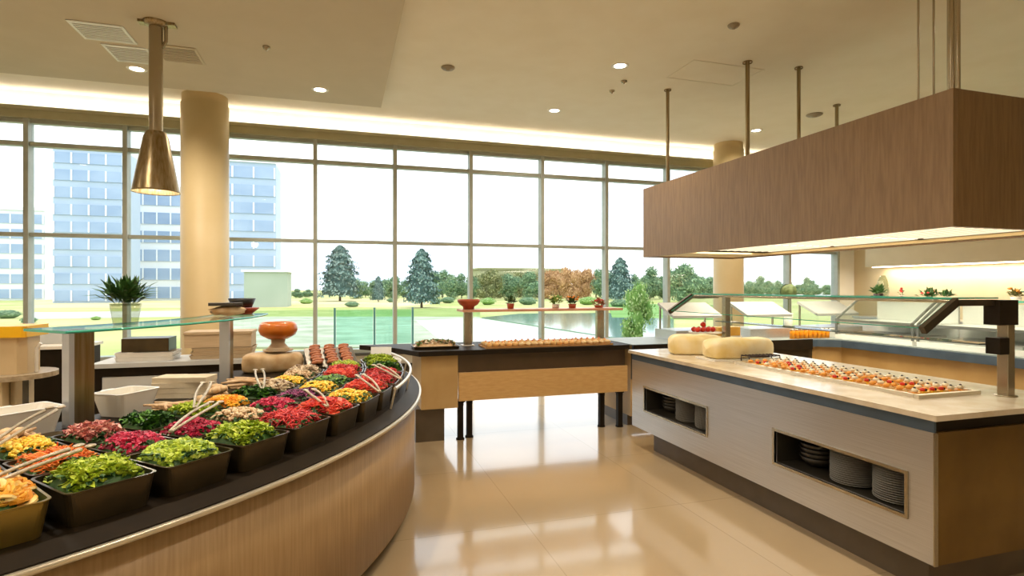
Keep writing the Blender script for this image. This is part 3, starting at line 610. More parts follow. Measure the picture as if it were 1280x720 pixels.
for rn, rad, dep, pit, cont in rows:
    wid = (rad-dep/2)*R(pit)-.004
    for mm, mtl in (('d', M_pan), ('b', M_brasspan)):
        me = panmesh(dep, wid, .115, fl=.02).mesh('salad_pan'); me.materials.append(mtl); pmesh[rn, mm] = me
    for i, ct in enumerate(cont):
        if ct is None: continue
        a = R(-58.4+pit*i); x, y = BC[0]+rad*cos(a), BC[1]+rad*sin(a)
        ms, kd, sz, desc = FOOD[ct]
        where = '%s pan from the near end in the %s row of the salad bar' % (ords[i], rn)
        obj('salad_pan', pmesh[rn, 'b' if (rn == 'outer' and i < 2) else 'd'], None, loc=(x, y, ZD+.0005), rz=a, label='dark metal pan holding %s, %s row, %s from the near end' % (desc.split(' with')[0], rn, ords[i]), cat='food pan', group='metal pans on the salad bar')
        hb = heap(dep-.036, wid-.036, .082 if rn == 'outer' else .076, 520 if kd != 'ball' else 400, i*7+len(rn), kd, sz*1.2, 3, bed=True)
        obj(ct and {'peas': 'diced_cucumber', 'herb': 'leafy_herbs', 'beet': 'diced_beetroot', 'pepper': 'sliced_pepper', 'tomato': 'sliced_tomato', 'carrot': 'grated_carrot', 'noodle': 'sliced_squash', 'corn': 'sweetcorn', 'mango': 'diced_mango', 'onion': 'red_onion', 'grain': 'chickpeas', 'mush': 'sliced_mushrooms', 'ham': 'folded_ham', 'olive': 'black_olives', 'broc': 'broccoli', 'lettuce': 'shredded_lettuce'}[ct],
            hb, ms+[M_leafd], loc=(x, y, ZD+.068), rz=a, label='%s heaped in the %s pan of the %s row' % (desc, ords[i], rn), cat='salad', kind='stuff')
def pol(r, deg, z=0): return (OC[0]+r*cos(R(deg)), OC[1]+r*sin(R(deg)), z)
def polb(r, deg, z=0): return (BC[0]+r*cos(R(deg)), BC[1]+r*sin(R(deg)), z)
# grilled sausages on a dark platter at the far end
ang = 7.2
px_, py_, _ = polb(3.0, ang)
obj('sausage_platter', MB().add([(-.21, -.21, 0), (.21, -.21, 0), (.21, .21, 0), (-.21, .21, 0), (-.21, -.21, .095), (.21, -.21, .095), (.21, .21, .215), (-.21, .21, .215)], [(3, 2, 1, 0), (4, 5, 6, 7), (0, 1, 5, 4), (1, 2, 6, 5), (2, 3, 7, 6), (3, 0, 4, 7)]), M_pan, loc=(px_, py_, ZD+.0005), rz=R(ang), label='dark rectangular platter of grilled sausages at the far end of the salad bar', cat='platter')
C_saus = mat('grilled sausage', '9A4E2C', .35, col2='C98256', nscale=40, stretch=(1, 5, 1)); 
sm = mesh_of(MB().tube([(-.052, 0, .016), (-.043, 0, .018), (0, 0, .022), (.043, 0, .018), (.052, 0, .016)], [.004, .015, .018, .015, .004], 9), C_saus)
ca, sa = cos(R(ang)), sin(R(ang))
for i in range(3):
    for j in range(8):
        lx, ly = -.13+i*.125+.01*(j % 2), -.175+j*.05
        obj('sausage', sm, None, loc=(px_+lx*ca-ly*sa, py_+lx*sa+ly*ca, ZD+.157+.2857*ly+.006), rz=R(ang)+.45+rnd.uniform(-.08, .08), label='short brown grilled sausage on the dark platter at the far end', cat='sausage', group='sausages on the far platter')
# bread rolls and sticks in the inner zone
C_roll = mat('bread roll crust', 'C89A66', .6, col2='E6CDA4', nscale=12, bump=.2); C_stick = mat('breadstick', 'D3B48C', .6, col2='B78E62', nscale=22, bump=.2)
M_bask = mat('pale wicker', 'BFA27A', .7, col2='9A7C54', nscale=60, bump=.3)
def tray(lab, r, deg, w_, d_, h=.04, m=M_white, nm='serving_tray', tilt=0):
    x, y, _ = pol(r, deg); me = panmesh(w_, d_, h)
    return obj(nm, me, m, loc=(x, y, ZN+.0005), rz=R(deg), label=lab, cat='tray')
rollm = mesh_of(MB().ball((0, 0, .022), (.042, .028, .024), 12, 8, 0, jit=.25, seed=3), C_roll)
stickm = mesh_of(MB().tube([(-.11, 0, .009), (-.05, .006, .01), (0, 0, .011), (.06, -.005, .01), (.11, 0, .009)], [.006, .009, .01, .009, .006], 7), C_stick)
def scatter(r, deg, w_, d_, z, meshes, n, nm, labs, cat, grp, seed, lean=.4, layer=3):
    rr = random.Random(seed); x0, y0, _ = pol(r, deg); a = R(deg); 
    for i in range(n):
        lv = i*layer//n; sh = 1-lv*.22
        lx, ly = rr.uniform(-w_/2, w_/2)*sh, rr.uniform(-d_/2, d_/2)*sh
        k = i % len(meshes)
        o = obj(nm[k] if isinstance(nm, (list, tuple)) else nm, meshes[k], None, loc=(x0+lx*cos(a)-ly*sin(a), y0+lx*sin(a)+ly*cos(a), z+lv*.022), label=labs[k], cat=cat[k] if isinstance(cat, (list, tuple)) else cat, group=grp[k])
        o.location.z += .004; o.rotation_euler = (0, 0, a+rr.uniform(-1, 1)*lean*2)
tray('dark tray of tan breadsticks beside the second glass post', 2.27, -7, .26, .46, .035, M_pan)
scatter(2.27, -7, .1, .3, ZN+.012, [stickm], 26, 'breadstick', ['thin tan breadstick piled beside the second glass post'], 'breadstick', ['breadsticks beside the second post'], 11, .5)
tray('dark tray of small tan rolls between the two glass posts', 2.27, -17.5, .26, .38, .035, M_pan)
scatter(2.27, -17.5, .13, .24, ZN+.012, [rollm], 16, 'bread_roll', ['small tan bread roll piled between the two glass posts'], 'bread roll', ['rolls between the posts'], 12, .9)
tray('dark tray of breadsticks just right of the first glass post', 2.27, -28.5, .26, .42, .035, M_pan)
scatter(2.27, -28.5, .1, .22, ZN+.012, [stickm], 16, 'breadstick', ['tan breadstick leaning in the tray right of the first post'], 'breadstick', ['breadsticks right of the first post'], 13, .5)
tray('dark tray of rolls at the near end left of the first glass post', 2.235, -47, .2, .46, .035, M_pan)
scatter(2.235, -47, .07, .24, ZN+.012, [rollm, stickm], 18, ['bread_roll', 'breadstick'], ['tan roll in the tray left of the first post', 'breadstick in the tray left of the first post'], ['bread roll', 'breadstick'], ['rolls left of the first post', 'sticks left of the first post'], 14, .6)
# curved white scoop platters standing on the inner edge
for dg, lab in ((-44.6, 'deep white ceramic tray just left of the first glass post'), (-54, 'deep white ceramic tray at the far left edge of the salad bar'), (-30.5, 'deep white ceramic tray to the right of the first glass post')):
    x, y, _ = polb(2.19, dg)
    dt = thing('serving_dish', lab, 'dish', (x, y, ZN+.001), R(dg))
    obj('dish', panmesh(.22, .33 if dg < -40 else .27, .13, t=.012, fl=.03), M_white, dt)
    obj('handle', MB().tube([(-.11, -.05, .115), (-.14, -.03, .12), (-.14, .03, .12), (-.11, .05, .115)], .009, 8), M_white, dt)
# folded napkin stacks
for q, (r_, dg) in enumerate(((1.96, -12.5),)):
    for i in range(4):
        x, y, _ = pol(r_, dg)
        obj('folded_napkin', MB().box(-.085, .085, -.17, .17, 0, .032), M_linen, loc=(x+.003*(i % 2), y, ZN+.001+i*.0335), rz=R(-14+3*(i % 3))+pi/2, label='folded beige linen napkin in the stack on the inner edge of the bar', cat='napkin', group='napkin stack on the bar', bev=.009)
# big loaf and orange pedestal bowl
x, y = -.56, 5.24
lf = loaf(.5, .3, .17, 8.1, 'bread_loaf', 'large rustic flour dusted loaf under the orange pedestal bowl', (x, y, ZN+.001), R(0), mat('rustic crust', 'D9BF95', .65, col2='C09A68', nscale=9, bump=.25))
obj('bread_board', MB().lathe([(0.0005, .0), (.12, 0), (.125, .012), (0.0005, .012)], n=28), M_boxwood, loc=(x+.04, y, ZN+.172), label='small round board lying on the large rustic loaf', cat='board')
pb = thing('pedestal_bowl', 'round glazed orange bowl on a pale glass foot above the large loaf', 'bowl', (x+.04, y, ZN+.185))
obj('foot', MB().lathe([(0.0005, 0), (.1, 0), (.085, .015), (.055, .05), (.06, .09), (0.0005, .09)], n=24), M_boxwood, pb)
obj('bowl', MB().lathe([(0.0005, .09), (.08, .09), (.14, .125), (.16, .17), (.15, .215), (.13, .235), (.115, .23), (.13, .2), (.12, .15), (0.0005, .12)], n=36), M_orange, pb)
tpl = obj('serving_platter', panmesh(.5, .3, .03), M_pan, loc=(.98, 6.05, BZ+.0005), label='low dark platter at the left end of the buffet table', cat='platter')
obj('mixed_greens', heap(.46, .26, .06, 260, 77, 'leaf', .022, 3), [FOOD['grain'][0][0], FOOD['broc'][0][0], FOOD['mush'][0][1]], loc=(.98, 6.05, BZ+.012), label='mixed tan and green salad on the platter at the left end of the table', cat='salad', kind='stuff')
# menu cards
for px, py, w_, lab in ((476, 449, .19, 'blank white card standing upright at the far end of the salad bar'), (503, 446, .15, 'white card lying back beside the upright card at the far end')):
    x, y = atH(px, py, ZD+.0)
    x, y = (.355, 5.33) if px == 476 else (.47, 5.36)
    cdh = thing('menu_card', lab, 'card', (x, y, ZD+.001), -YAW)
    hgt = .2 if px == 476 else .12
    Mx = Matrix.Rotation(-.2 if px == 476 else -.9, 3, 'X')
    obj('card', MB().obox((0, 0, hgt/2+.012), (w_/2, .002, hgt/2), Mx), mat('white card', 'FBFBF8', .6), cdh)
    obj('base', MB().box(-w_/2, w_/2, -.02, .03, 0, .008), M_glass, cdh)
# tongs and spoons lying across the pans
def tongs(r0, d0, r1, d1, z0, z1, lab, m=M_chrome):
    a = Vector(polb(r0+.255, d0, z0)); b = Vector(polb(r1+.255, d1, z1)); t = thing('serving_tongs', lab, 'tongs', a)
    d = b-a; sd = Vector((-d.y, d.x, 0)).normalized()
    for s_ in (-1, 1):
        pts = [d*u+sd*s_*(.004+.022*sin(u*pi*.8)) + Vector((0, 0, .012*sin(u*pi))) for u in (0, .15, .3, .5, .7, .85)]
        ar = obj('arm', MB().tube(pts, [.006, .0065, .007, .006, .006, .008], 7), m, t)
        e = pts[-1]; dd = (d*.15)
        obj('scallop', MB().ball(e+dd*.5, (.022, .016, .006), 10, 6, 0, Matrix.Rotation(atan2(d.y, d.x), 3, 'Z')), m, ar)
    return t
zr = ZD+.165
for a in ((3.25, -55.5, 2.98, -47.5, ZD+.155, zr+.02, 'pale metal tongs resting between the squash and the first lettuce pan'),
          (2.98, -42.5, 2.72, -34, zr, zr+.02, 'pale tongs resting across the middle row beside the crimson beetroot'),
          (3.22, -30.5, 3.0, -27.5, zr-.02, zr+.03, 'short tongs standing in the first tomato pan'),
          (3.3, -22.5, 3.08, -18, zr-.03, zr+.03, 'bent pale tongs hanging over the rim by the red tomato slices'),
          (3.32, -15, 3.1, -11, zr-.03, zr+.04, 'pale tongs hooked over the rim at the red pepper pans'),
          (2.66, -52, 2.3, -44, zr-.02, zr+.06, 'long tongs leaning at the near left over the inner row'),
          (2.62, -35, 2.35, -27, zr-.01, zr+.05, 'long tongs leaning from the inner row toward the rolls'),
          (2.6, -24, 2.38, -16, zr-.01, zr+.05, 'pale tongs lying over the inner row by the second post')):
    tongs(*a, m=mat('pale worn metal', 'CFC3AE', .35, .4, col2='B3A489', nscale=30))

# glass shelf of the salad bar
gs = thing('sneeze_guard', 'curved green edged glass shelf on two wide metal posts over the salad bar', 'sneeze guard', (BC[0], BC[1], ZN))
GZ = 1.385-ZN
obj('glass_shelf', MB().sector(O, 2.12, 2.50, R(-43), R(1.5), GZ, GZ+.013, 70, mi=0, side=1), [M_glass, M_teal], gs)
for dg in (-37.9, -3.5):
    rz = R(dg); p = obj('post', MB().obox((2.24*cos(rz), 2.24*sin(rz), GZ/2-.001), (.03, .048, GZ/2-.002), rz=rz+R(-6)), M_brass, gs, bev=.003)
    obj('reflection_strip', MB().obox((2.24*cos(rz)+.0+sin(rz)*.062, 2.24*sin(rz)-cos(rz)*.062, GZ/2-.001), (.034, .012, GZ/2-.002), rz=rz+R(-6)), mat('pale reflection paint', 'C9CBD0', .3, .5), p)  # pale strip stands in for a reflection on the steel post
ZG = 1.399
x, y, _ = pol(2.12, -22)
x, y = -1.12, 3.53
plant('potted_plant', 'spiky green succulent in a glass vase on the curved glass shelf', (x, y, ZG+.001), .16, .12, .075, .115, M_leafd, glass('vase glass', (.72, .74, .66), 1.5), 190, 9, .13, .022, up=.7)
for nm, lab, px, m, pr in (('serving_bowl', 'black shallow bowl stacked on the far end of the glass shelf', 334, mat('black enamel', '1E1C18', .3), [(0.0005, .05), (.07, .05), (.1, .12), (.095, .12), (.06, .06), (0.0005, .06)]),):
    x, y, _ = polb(2.33, -1.6)
    obj('wooden_bowl', MB().lathe([(0.0005, 0), (.07, 0), (.125, .045), (.12, .049), (0.0005, .02)], n=28), M_terra, loc=(x, y, ZG), label='brown wooden dish under the black bowl on the glass shelf', cat='bowl')
    obj(nm, MB().lathe(pr, n=28), m, loc=(x, y, ZG+.001), label=lab, cat='bowl')
x, y, _ = polb(2.3, -8)
obj('bread_loaf', MB().ball((0, 0, .035), (.12, .07, .036), 16, 9, 0, jit=.3, seed=2), C_roll, loc=(x, y, ZG+.003), rz=.3, label='small pale loaf on the glass shelf beside the black bowl', cat='bread')
obj('dark_slab', MB().box(-.11, .11, -.09, .09, .075, .095), mat('dark lid', '3A3328', .4), loc=(x-.02, y, ZG-.001), rz=.2, label='flat dark slab lying on the small pale loaf', cat='board', bev=.006)

# ------------------------------------------------------------------ rear counters on the left
rc = thing('rear_counter', 'grey topped rear counter with white cupboard fronts behind the salad bar', 'counter', (-2.2, 6.02, 0))
obj('worktop', MB().box(0, 1.5, 0, .6, .86, .9), M_lgrey, rc, bev=.006)
obj('frame', MB().box(.03, 1.47, .04, .58, .78, .859).box(.03, .08, .04, .09, 0, .78).box(.6, .68, .04, .58, 0, .78).box(1.4, 1.46, .04, .58, 0, .78).box(.03, 1.47, .52, .58, .06, .78), M_black, rc)
obj('cupboard_door', MB().box(.09, .59, .035, .06, .1, .77), M_lgrey, rc, bev=.004); obj('cupboard_door', MB().box(.69, 1.39, .035, .06, .1, .77), M_lgrey, rc, bev=.004)
for i in range(3):
    obj('serving_tray', panmesh(.56, .34, .035), M_boxwood, loc=(-1.14+.01*i, 6.3, .9015+i*.036), label='flat pale tray in the stack on the grey rear counter', cat='tray', group='trays on the rear counter')
obj('storage_box', MB().box(-.3, .3, -.17, .17, 0, .15).box(-.31, .31, -.18, .18, .13, .155), M_boxwood, loc=(-1.16, 6.32, 1.012), label='long tan box lying on the tray stack behind the glass shelf', cat='box', bev=.008)
for i in range(2):
    obj('serving_tray', panmesh(.5, .34, .04), M_white, loc=(-1.8, 6.3, .9015+i*.041), label='white tray of the pair at the left of the rear counter', cat='tray', group='white trays on the rear counter')
obj('storage_box', MB().box(-.2, .2, -.14, .14, 0, .13), M_pan, loc=(-1.8, 6.32, .985), label='brown box standing on the white trays behind the plant', cat='box', bev=.008)
lc = thing('side_counter', 'stone topped counter with a rounded end at the far left', 'counter', (-2.33, 5.55, 0))
pl = [(-3.2, -.25), (-.35, -.2)]+[(-.3+.32*cos(t), .12+.32*sin(t)) for t in [-pi/2+pi*i/12 for i in range(13)]]+[(-3.2, .44)]
obj('worktop', MB().prism(pl, .86, .9), mat('brown speckled stone', 'B8A78C', .35, col2='9C8B70', nscale=30), lc, bev=.008)
obj('body', MB().box(-3.15, -.25, -.1, .4, .08, .859), M_beige, lc, bev=.01); obj('corner_post', MB().box(-.24, -.16, .0, .1, 0, .859), M_chrome, lc)
obj('plinth', MB().box(-3.1, -.3, -.05, .35, 0, .079), M_plinth, lc)
obj('cupboard_door', MB().box(-.95, -.4, -.13, -.101, .12, .72), M_white, lc, bev=.02)
x, y = -2.86, 5.66
ct = thing('storage_container', 'beige food container with a bright yellow lid at the far left', 'container', (x, y, .9015))
obj('body', MB().prism([(-.5, -.17), (.36, -.17), (.4, -.1), (.4, .1), (.36, .17), (-.5, .17)], 0, .299), mat('beige plastic', 'CDB48A', .5), ct, bev=.02)
obj('lid', MB().box(-.52, .43, -.2, .2, .30, .39), M_yellow, ct, bev=.025)
obj('tap', MB().tube([(.44, -.05, 0), (.44, -.05, .2), (.47, -.05, .24)], .014, 8), M_white, ct)
# dark display cabinet between
dk = thing('bar_cabinet', 'black bar cabinet with a white top between the first post and the left counter', 'cabinet', (-3.15, 6.55, 0))
obj('body', MB().box(-.55, .68, 0, .5, 0, 1.0), M_black, dk, bev=.004); obj('top', MB().box(-.57, .7, -.02, .52, 1.001, 1.03), M_white, dk)
obj('back_panel', MB().box(-.5, .6, .3, .34, 1.031, 1.2), M_lgrey, dk)

# ------------------------------------------------------------------ U shaped serving line on the right
ln = thing('serving_line', 'long angled serving counter with dark rim and tan front behind the steel island', 'serving counter', (3.2, BY, 0))
poly = [(0, -.03), (2.65, -.03), (2.86, -.2), (2.86, -3.7), (4.4, -3.7), (4.4, .85), (0, .85)]
obj('worktop', MB().prism(poly, BZ-.012, BZ), mat('pale grey counter', '8E9A98', .4, col2='85918F', nscale=8), ln)
obj('rim', MB().prism([(0, -.045), (2.64, -.045), (2.845, -.21), (2.845, -3.7), (2.88, -3.7), (2.88, -.19), (2.66, -.01), (0, -.01)], BZ-.1, BZ-.013), M_bluest, ln)
obj('rim_far', MB().box(0, 2.55, -.06, -.046, BZ-.13, BZ-.002), M_black, ln)
obj('front_panel', MB().prism([(0, .02), (2.67, .02), (2.9, -.17), (2.9, -3.68), (2.95, -3.68), (2.95, -.14), (2.7, .07), (0, .07)], .12, BZ-.1), M_tan2, ln)
obj('end_panel', MB().box(0.001, .05, .071, .8, .12, BZ-.014), M_tan2, ln)
obj('shade_panel', MB().box(0, 2.6, .0, .019, .55, BZ-.101), M_fascia, ln)  # dark sheet paints the shade on the far arm's front
obj('plinth', MB().prism([(0, .1), (2.7, .1), (3.0, -.1), (3.0, -3.66), (4.3, -3.66), (4.3, .8), (0, .8)], 0, .119), M_plinth, ln)
# display cases on the right leg
def case(x0, y0, wx, wy, lab, mid=True):
    t = thing('display_case', lab, 'display case', (x0, y0, BZ))
    obj('base', MB().box(0, wx, 0, wy, .0005, .05), M_whitep, t, bev=.004)
    obj('back_panel', MB().box(wx-.03, wx, 0, wy, .05, .47), M_whitep, t)
    obj('shelf', MB().box(.16, wx-.03, .02, wy-.02, .22, .232), M_whitep, t)
    obj('top', MB().box(.38, wx, -.01, wy+.01, .5, .515, 0, 1), [M_glass, M_teal], t)
    obj('lower_glass', MB().box(.012, .018, .01, wy-.01, .05, .24), M_glass, t)
    v = [(.015, .01, .24), (.015, wy-.01, .24), (.39, wy-.01, .5), (.39, .01, .5)]
    obj('slanted_glass', MB().add(v+[(a-.004, b, c+.006) for a, b, c in v], [(0, 1, 2, 3), (7, 6, 5, 4), (0, 4, 5, 1), (1, 5, 6, 2), (2, 6, 7, 3), (3, 7, 4, 0)]), M_glass, t)
    for yy in (0, wy):
        s_ = .012 if yy == 0 else -.012
        obj('end_frame', MB().bar((.015, yy+s_*.5, .05), (.015, yy+s_*.5, .25), .014, .025).bar((.01, yy+s_*.5, .24), (.39, yy+s_*.5, .505), .014, .028).bar((.38, yy+s_*.5, .49), (wx, yy+s_*.5, .49), .014, .024), mat('grey metal frame', '7C817C', .35, .6), t)
    obj('front_rail', MB().box(-.004, .011, .012, wy-.012, .22, .25), mat('grey metal frame', '7C817C', .35, .6), t)
    gn = obj('food_well', MB().box(.08, wx-.1, .08, wy-.08, .0505, .085), M_steel, t)
    return t
case(6.16, 4.72, .75, 1.03, 'glass fronted display case nearest the corner of the serving line')
case(6.16, 3.62, .75, 1.05, 'glass fronted display case in the middle of the right serving line')
case(6.16, 2.5, .75, 1.07, 'glass fronted display case nearest the camera on the right serving line')
# far arm: open lid units
def lid_unit(x0, lab):
    t = thing('chafing_unit', lab, 'food warmer', (x0, 6.0, BZ))
    obj('base', MB().box(0, .72, 0, .5, .0005, .12), M_steel, t, bev=.01)
    v = [(0, .06, .30), (.72, .06, .30), (.72, .42, .46), (0, .42, .46)]
    obj('lid', MB().add(v+[(a, b+.01, c-.03) for a, b, c in v], [(0, 1, 2, 3), (7, 6, 5, 4), (0, 4, 5, 1), (1, 5, 6, 2), (2, 6, 7, 3), (3, 7, 4, 0)]), M_lgrey, t)
    obj('lid_arm', MB().bar((.02, .4, .1), (.02, .4, .44), .02, .02).bar((.7, .4, .1), (.7, .4, .44), .02, .02), M_chrome, t)
    obj('side_glass', MB().box(.0, .006, .05, .45, .1205, .3), M_glass, t); obj('side_glass', MB().box(.714, .72, .05, .45, .1205, .3), M_glass, t)
lid_unit(3.95, 'open white lidded warmer at the left end of the far serving arm')
lid_unit(5.05, 'open white lidded warmer in the middle of the far serving arm')
lid_unit(6.2, 'open white lidded warmer near the corner of the serving line')
jm = thing('juice_jar', 'small jar of orange juice in the row at the serving line corner', 'jar', (5.52, 5.80, BZ+.001), group='juice jars at the corner')
obj('body', MB().lathe([(0.0005, 0), (.03, 0), (.032, .085), (.024, .1), (.024, .11), (0.0005, .11)], n=14), mat('orange juice', 'E8951C', .25), jm)
obj('lid', MB().lathe([(.027, .1105), (.027, .125), (0.0005, .125)], n=14), M_chrome, jm)
for i in range(1, 9): dup(jm, (5.52+i*.07, 5.80, BZ+.001))
obj('side_plate', MB().box(0, .13, 0, .1, 0, .11), M_whitep, loc=(6.16, 5.86, BZ+.001), rz=0, label='white upright block beside the jars at the serving line corner', cat='block', bev=.004)
zt = BZ+.516
plant('potted_plant', 'dark leaved plant under a tall clear vase on the corner display case', (6.66, 5.55, zt), .12, .1, .06, .06, M_leafd, C_dk, 80, 21, .1, .035)
obj('glass_vase', MB().lathe([(0.0005, 0), (.05, 0), (.075, .08), (.06, .22), (.03, .3), (.027, .3), (.056, .22), (.07, .08), (0.0005, .01)], n=20), glass('vase clear', (.85, .88, .82), 1.5), loc=(6.82, 5.62, zt), label='tall clear glass vase behind the dark plant on the display case', cat='vase')
plant('potted_plant', 'single red bloom in a small white pot on the corner display case', (6.74, 5.3, zt), .09, .03, .03, .04, M_leafd, M_white, 14, 22, .05, .015, (F_red, 5))
plant('potted_plant', 'wide green plant with a red centre on the corner display case', (6.74, 4.95, zt), .06, .12, .08, .03, M_leafd, mat('mossy dish', '6E6A3A', .6), 70, 23, .09, .025, (F_red, 5))
plant('potted_plant', 'low dark green plant at the near end of the corner display case', (6.74, 4.76, zt), .05, .1, .05, .03, M_leafd, M_white, 60, 24, .08, .02)
plant('potted_plant', 'brown and red flowers on the middle display case', (6.74, 4.05, zt), .09, .08, .05, .04, mat('olive leaf', '6B6A32', .6), M_white, 60, 25, .07, .02, (F_or, 8))
tp_ = plant('potted_plant', 'round ball topiary in a pale vase on the far serving arm', (5.30, 6.42, BZ+.471 - .471+.001), .05, .05, .06, .3, M_leafl, M_whitep, 30, 31, .05, .02)
mb = MB(); rr = random.Random(3)
for i in range(500):
    d = Vector((rr.gauss(0, 1), rr.gauss(0, 1), rr.gauss(0, 1))).normalized(); M = d.to_track_quat('Z', 'Y').to_matrix()
    c = Vector((0, 0, .60))+d*.1; mb.add([c+M @ Vector(p) for p in ((-.014, 0, 0), (0, -.01, .004), (.014, 0, .008), (0, .01, .004))], [(0, 1, 2, 3)], 0)
mb.ball((0, 0, .60), .093, 14, 9); mb.tube([(0, 0, .28), (0, 0, .52)], .008, 6)
obj('leaf_ball', mb, mat('topiary leaf', '5E6E3C', .6, col2='4C5C32', nscale=20), tp_)
tp_.location = (5.93, 6.3, BZ+.001)
# right wall fittings
wc = thing('wall_cabinet', 'long cream wall cabinet with a light strip beneath on the right wall', 'cabinet', (11.95, 2.0, 2.1))
obj('body', MB().box(0, .448, 0, 8.3, .0, .9), M_beige, wc, bev=.01)
obj('light_strip', MB().box(.1, .16, .1, 8.2, -.02, -.001), M_emit, wc)
l = bpy.data.lights.new('strip_light', 'AREA'); l.shape = 'RECTANGLE'; l.size = .1; l.size_y = 8; l.energy = 60; l.color = (1, .88, .7)
lo = bpy.data.objects.new('strip_light', l); C.objects.link(lo); lo.parent = wc; lo.location = (.25, 4.1, -.03)
bk = thing('back_counter', 'white fronted counter along the right wall below the lit cabinet', 'counter', (11.6, 2.0, 0))
obj('body', MB().box(0, .79, 0, 8.3, .1, .9), M_whitep, bk, bev=.006); obj('worktop', MB().box(-.03, .79, -.02, 8.32, .901, .94), M_steel, bk); obj('plinth', MB().box(.06, .79, .05, 8.25, 0, .099), M_plinth, bk)
ws = obj('wall_shelf', MB().box(0, .3, 0, 4.6, 0, .02), M_teal, loc=(12.095, 2.6, 1.52), label='long green edged glass shelf on the right wall', cat='shelf')

# ------------------------------------------------------------------ outside
def nat(name, a, b, sc=.3, rough=.9, lo=.35, hi=.65): return mat(name, a, rough, col2=b, nscale=sc, spec=.1, lo=lo, hi=hi)
structure('ground', MB().box(-260, 330, 11.3, 420, -.6, -.05), nat('meadow', 'A9B368', 'C9C58C', .12)).name = 'lawn'
def strip(nm, pts, z, m, lab=None, kind='structure', cat=None):
    return obj(nm, MB().prism(pts, z-.05, z), m, kind=kind, label=lab, cat=cat)
def G(px, py, h=-.05): return atH(px, py, h)
def gp(*pp): return [G(a, b) for a, b in pp]
M_path = nat('pale concrete path', 'D8D6CE', 'CBC9C0', .5); M_green = nat('green lawn', '8B9E58', '9BAC68', .4); M_pond = mat('pond water', '7FA595', .08, col2='6B9585', nscale=.3)
M_field = nat('dry field', 'D9C98A', 'E2D6A4', .1)
strip('terrace', [(-12, 11.35), (24, 11.35), (24, 15.5), (-12, 15.5)], .0, nat('terrace paving', 'A9B3A8', '9CA69C', .6))
strip('path', gp((555, 431), (520, 402), (600, 399), (690, 413), (760, 424), (760, 431)), .003, M_path)
strip('pond', gp((602, 398), (650, 393), (760, 392), (842, 400), (842, 424), (770, 424), (700, 413)), .001, M_pond)
strip('lawn', gp((300, 403), (300, 389), (600, 385), (600, 397)), -.03, M_green)
strip('lawn', gp((765, 398), (760, 380), (905, 382), (905, 400)), .004, nat('bright lawn', '86AC64', '739C54', .4))
strip('field', gp((30, 386), (30, 375), (500, 373), (560, 378), (500, 384)), -.025, M_field)
strip('path', gp((40, 399), (40, 391), (230, 389), (230, 396)), -.02, M_path)
# green glass balustrade on the terrace
strip('terrace', gp((250, 436), (250, 397), (600, 397), (600, 436)), .002, nat('pale green paving', '9CA88C', 'BDC4AC', .8))
bt = thing('balustrade', 'green tinted glass balustrade with posts on the terrace outside the windows', 'balustrade', (0, 15.2, .003))
for i in range(3):
    x0 = -.15+i*1.0
    if i == 2: obj('post', MB().box(x0-.025, x0+.025, -.03, .03, 0, 1.08), mat('teal grey post', '5E8A80', .5), bt); break
    obj('glass_panel', MB().box(x0+.04, x0+.96, -.01, .01, .12, 1.02), M_screen, bt)
    obj('post', MB().box(x0-.025, x0+.025, -.03, .03, 0, 1.08), mat('teal grey post', '5E8A80', .5), bt)
# trees -------------------------------------------------------------
def crown_mesh(kind, seed, n, cols):
    rr = random.Random(seed); mb = MB()
    def leaf(c, s_, d):
        M = d.to_track_quat('Z', 'Y').to_matrix() @ Matrix.Rotation(rr.uniform(0, 6.28), 3, 'Z')
        mb.add([c+M @ Vector(p)*s_ for p in ((-1, 0, -.2), (0, -.6, .15), (1, 0, -.2), (0, .6, .15))], [(0, 1, 2, 3)], rr.randrange(len(cols)), False)
    if kind == 'conifer':
        for i in range(n):
            t = rr.random()**.8; a = rr.uniform(0, 2*pi); lay = (t*9) % 1
            rad = (.46*(1-t)**.55+.02)*(.62+.38*(1-lay))*(1+.22*sin(a*3+t*17))*rr.uniform(.72, 1.05)
            leaf(Vector((cos(a)*rad, sin(a)*rad, .08+.92*t)), rr.uniform(.018, .034), Vector((cos(a), sin(a), rr.uniform(-.3, .7))).normalized())
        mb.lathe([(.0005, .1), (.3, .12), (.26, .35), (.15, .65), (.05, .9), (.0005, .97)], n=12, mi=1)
    else:
        bl = []
        for k in range(9):
            a = rr.uniform(0, 2*pi); q = rr.uniform(0, .3); bl.append((Vector((cos(a)*q, sin(a)*q, rr.uniform(.2, .8))), rr.uniform(.15, .24)))
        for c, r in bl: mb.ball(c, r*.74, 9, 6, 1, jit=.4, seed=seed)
        for i in range(n):
            c, r = bl[rr.randrange(len(bl))]; d = Vector((rr.gauss(0, 1), rr.gauss(0, 1), rr.gauss(0, 1))).normalized()
            leaf(c+d*r*rr.uniform(.8, 1.2), rr.uniform(.02, .045), (d+Vector((rr.gauss(0, .5), rr.gauss(0, .5), rr.gauss(0, .5)))).normalized())
    me = mb.mesh('crown')
    for c in cols: me.materials.append(c)
    return me
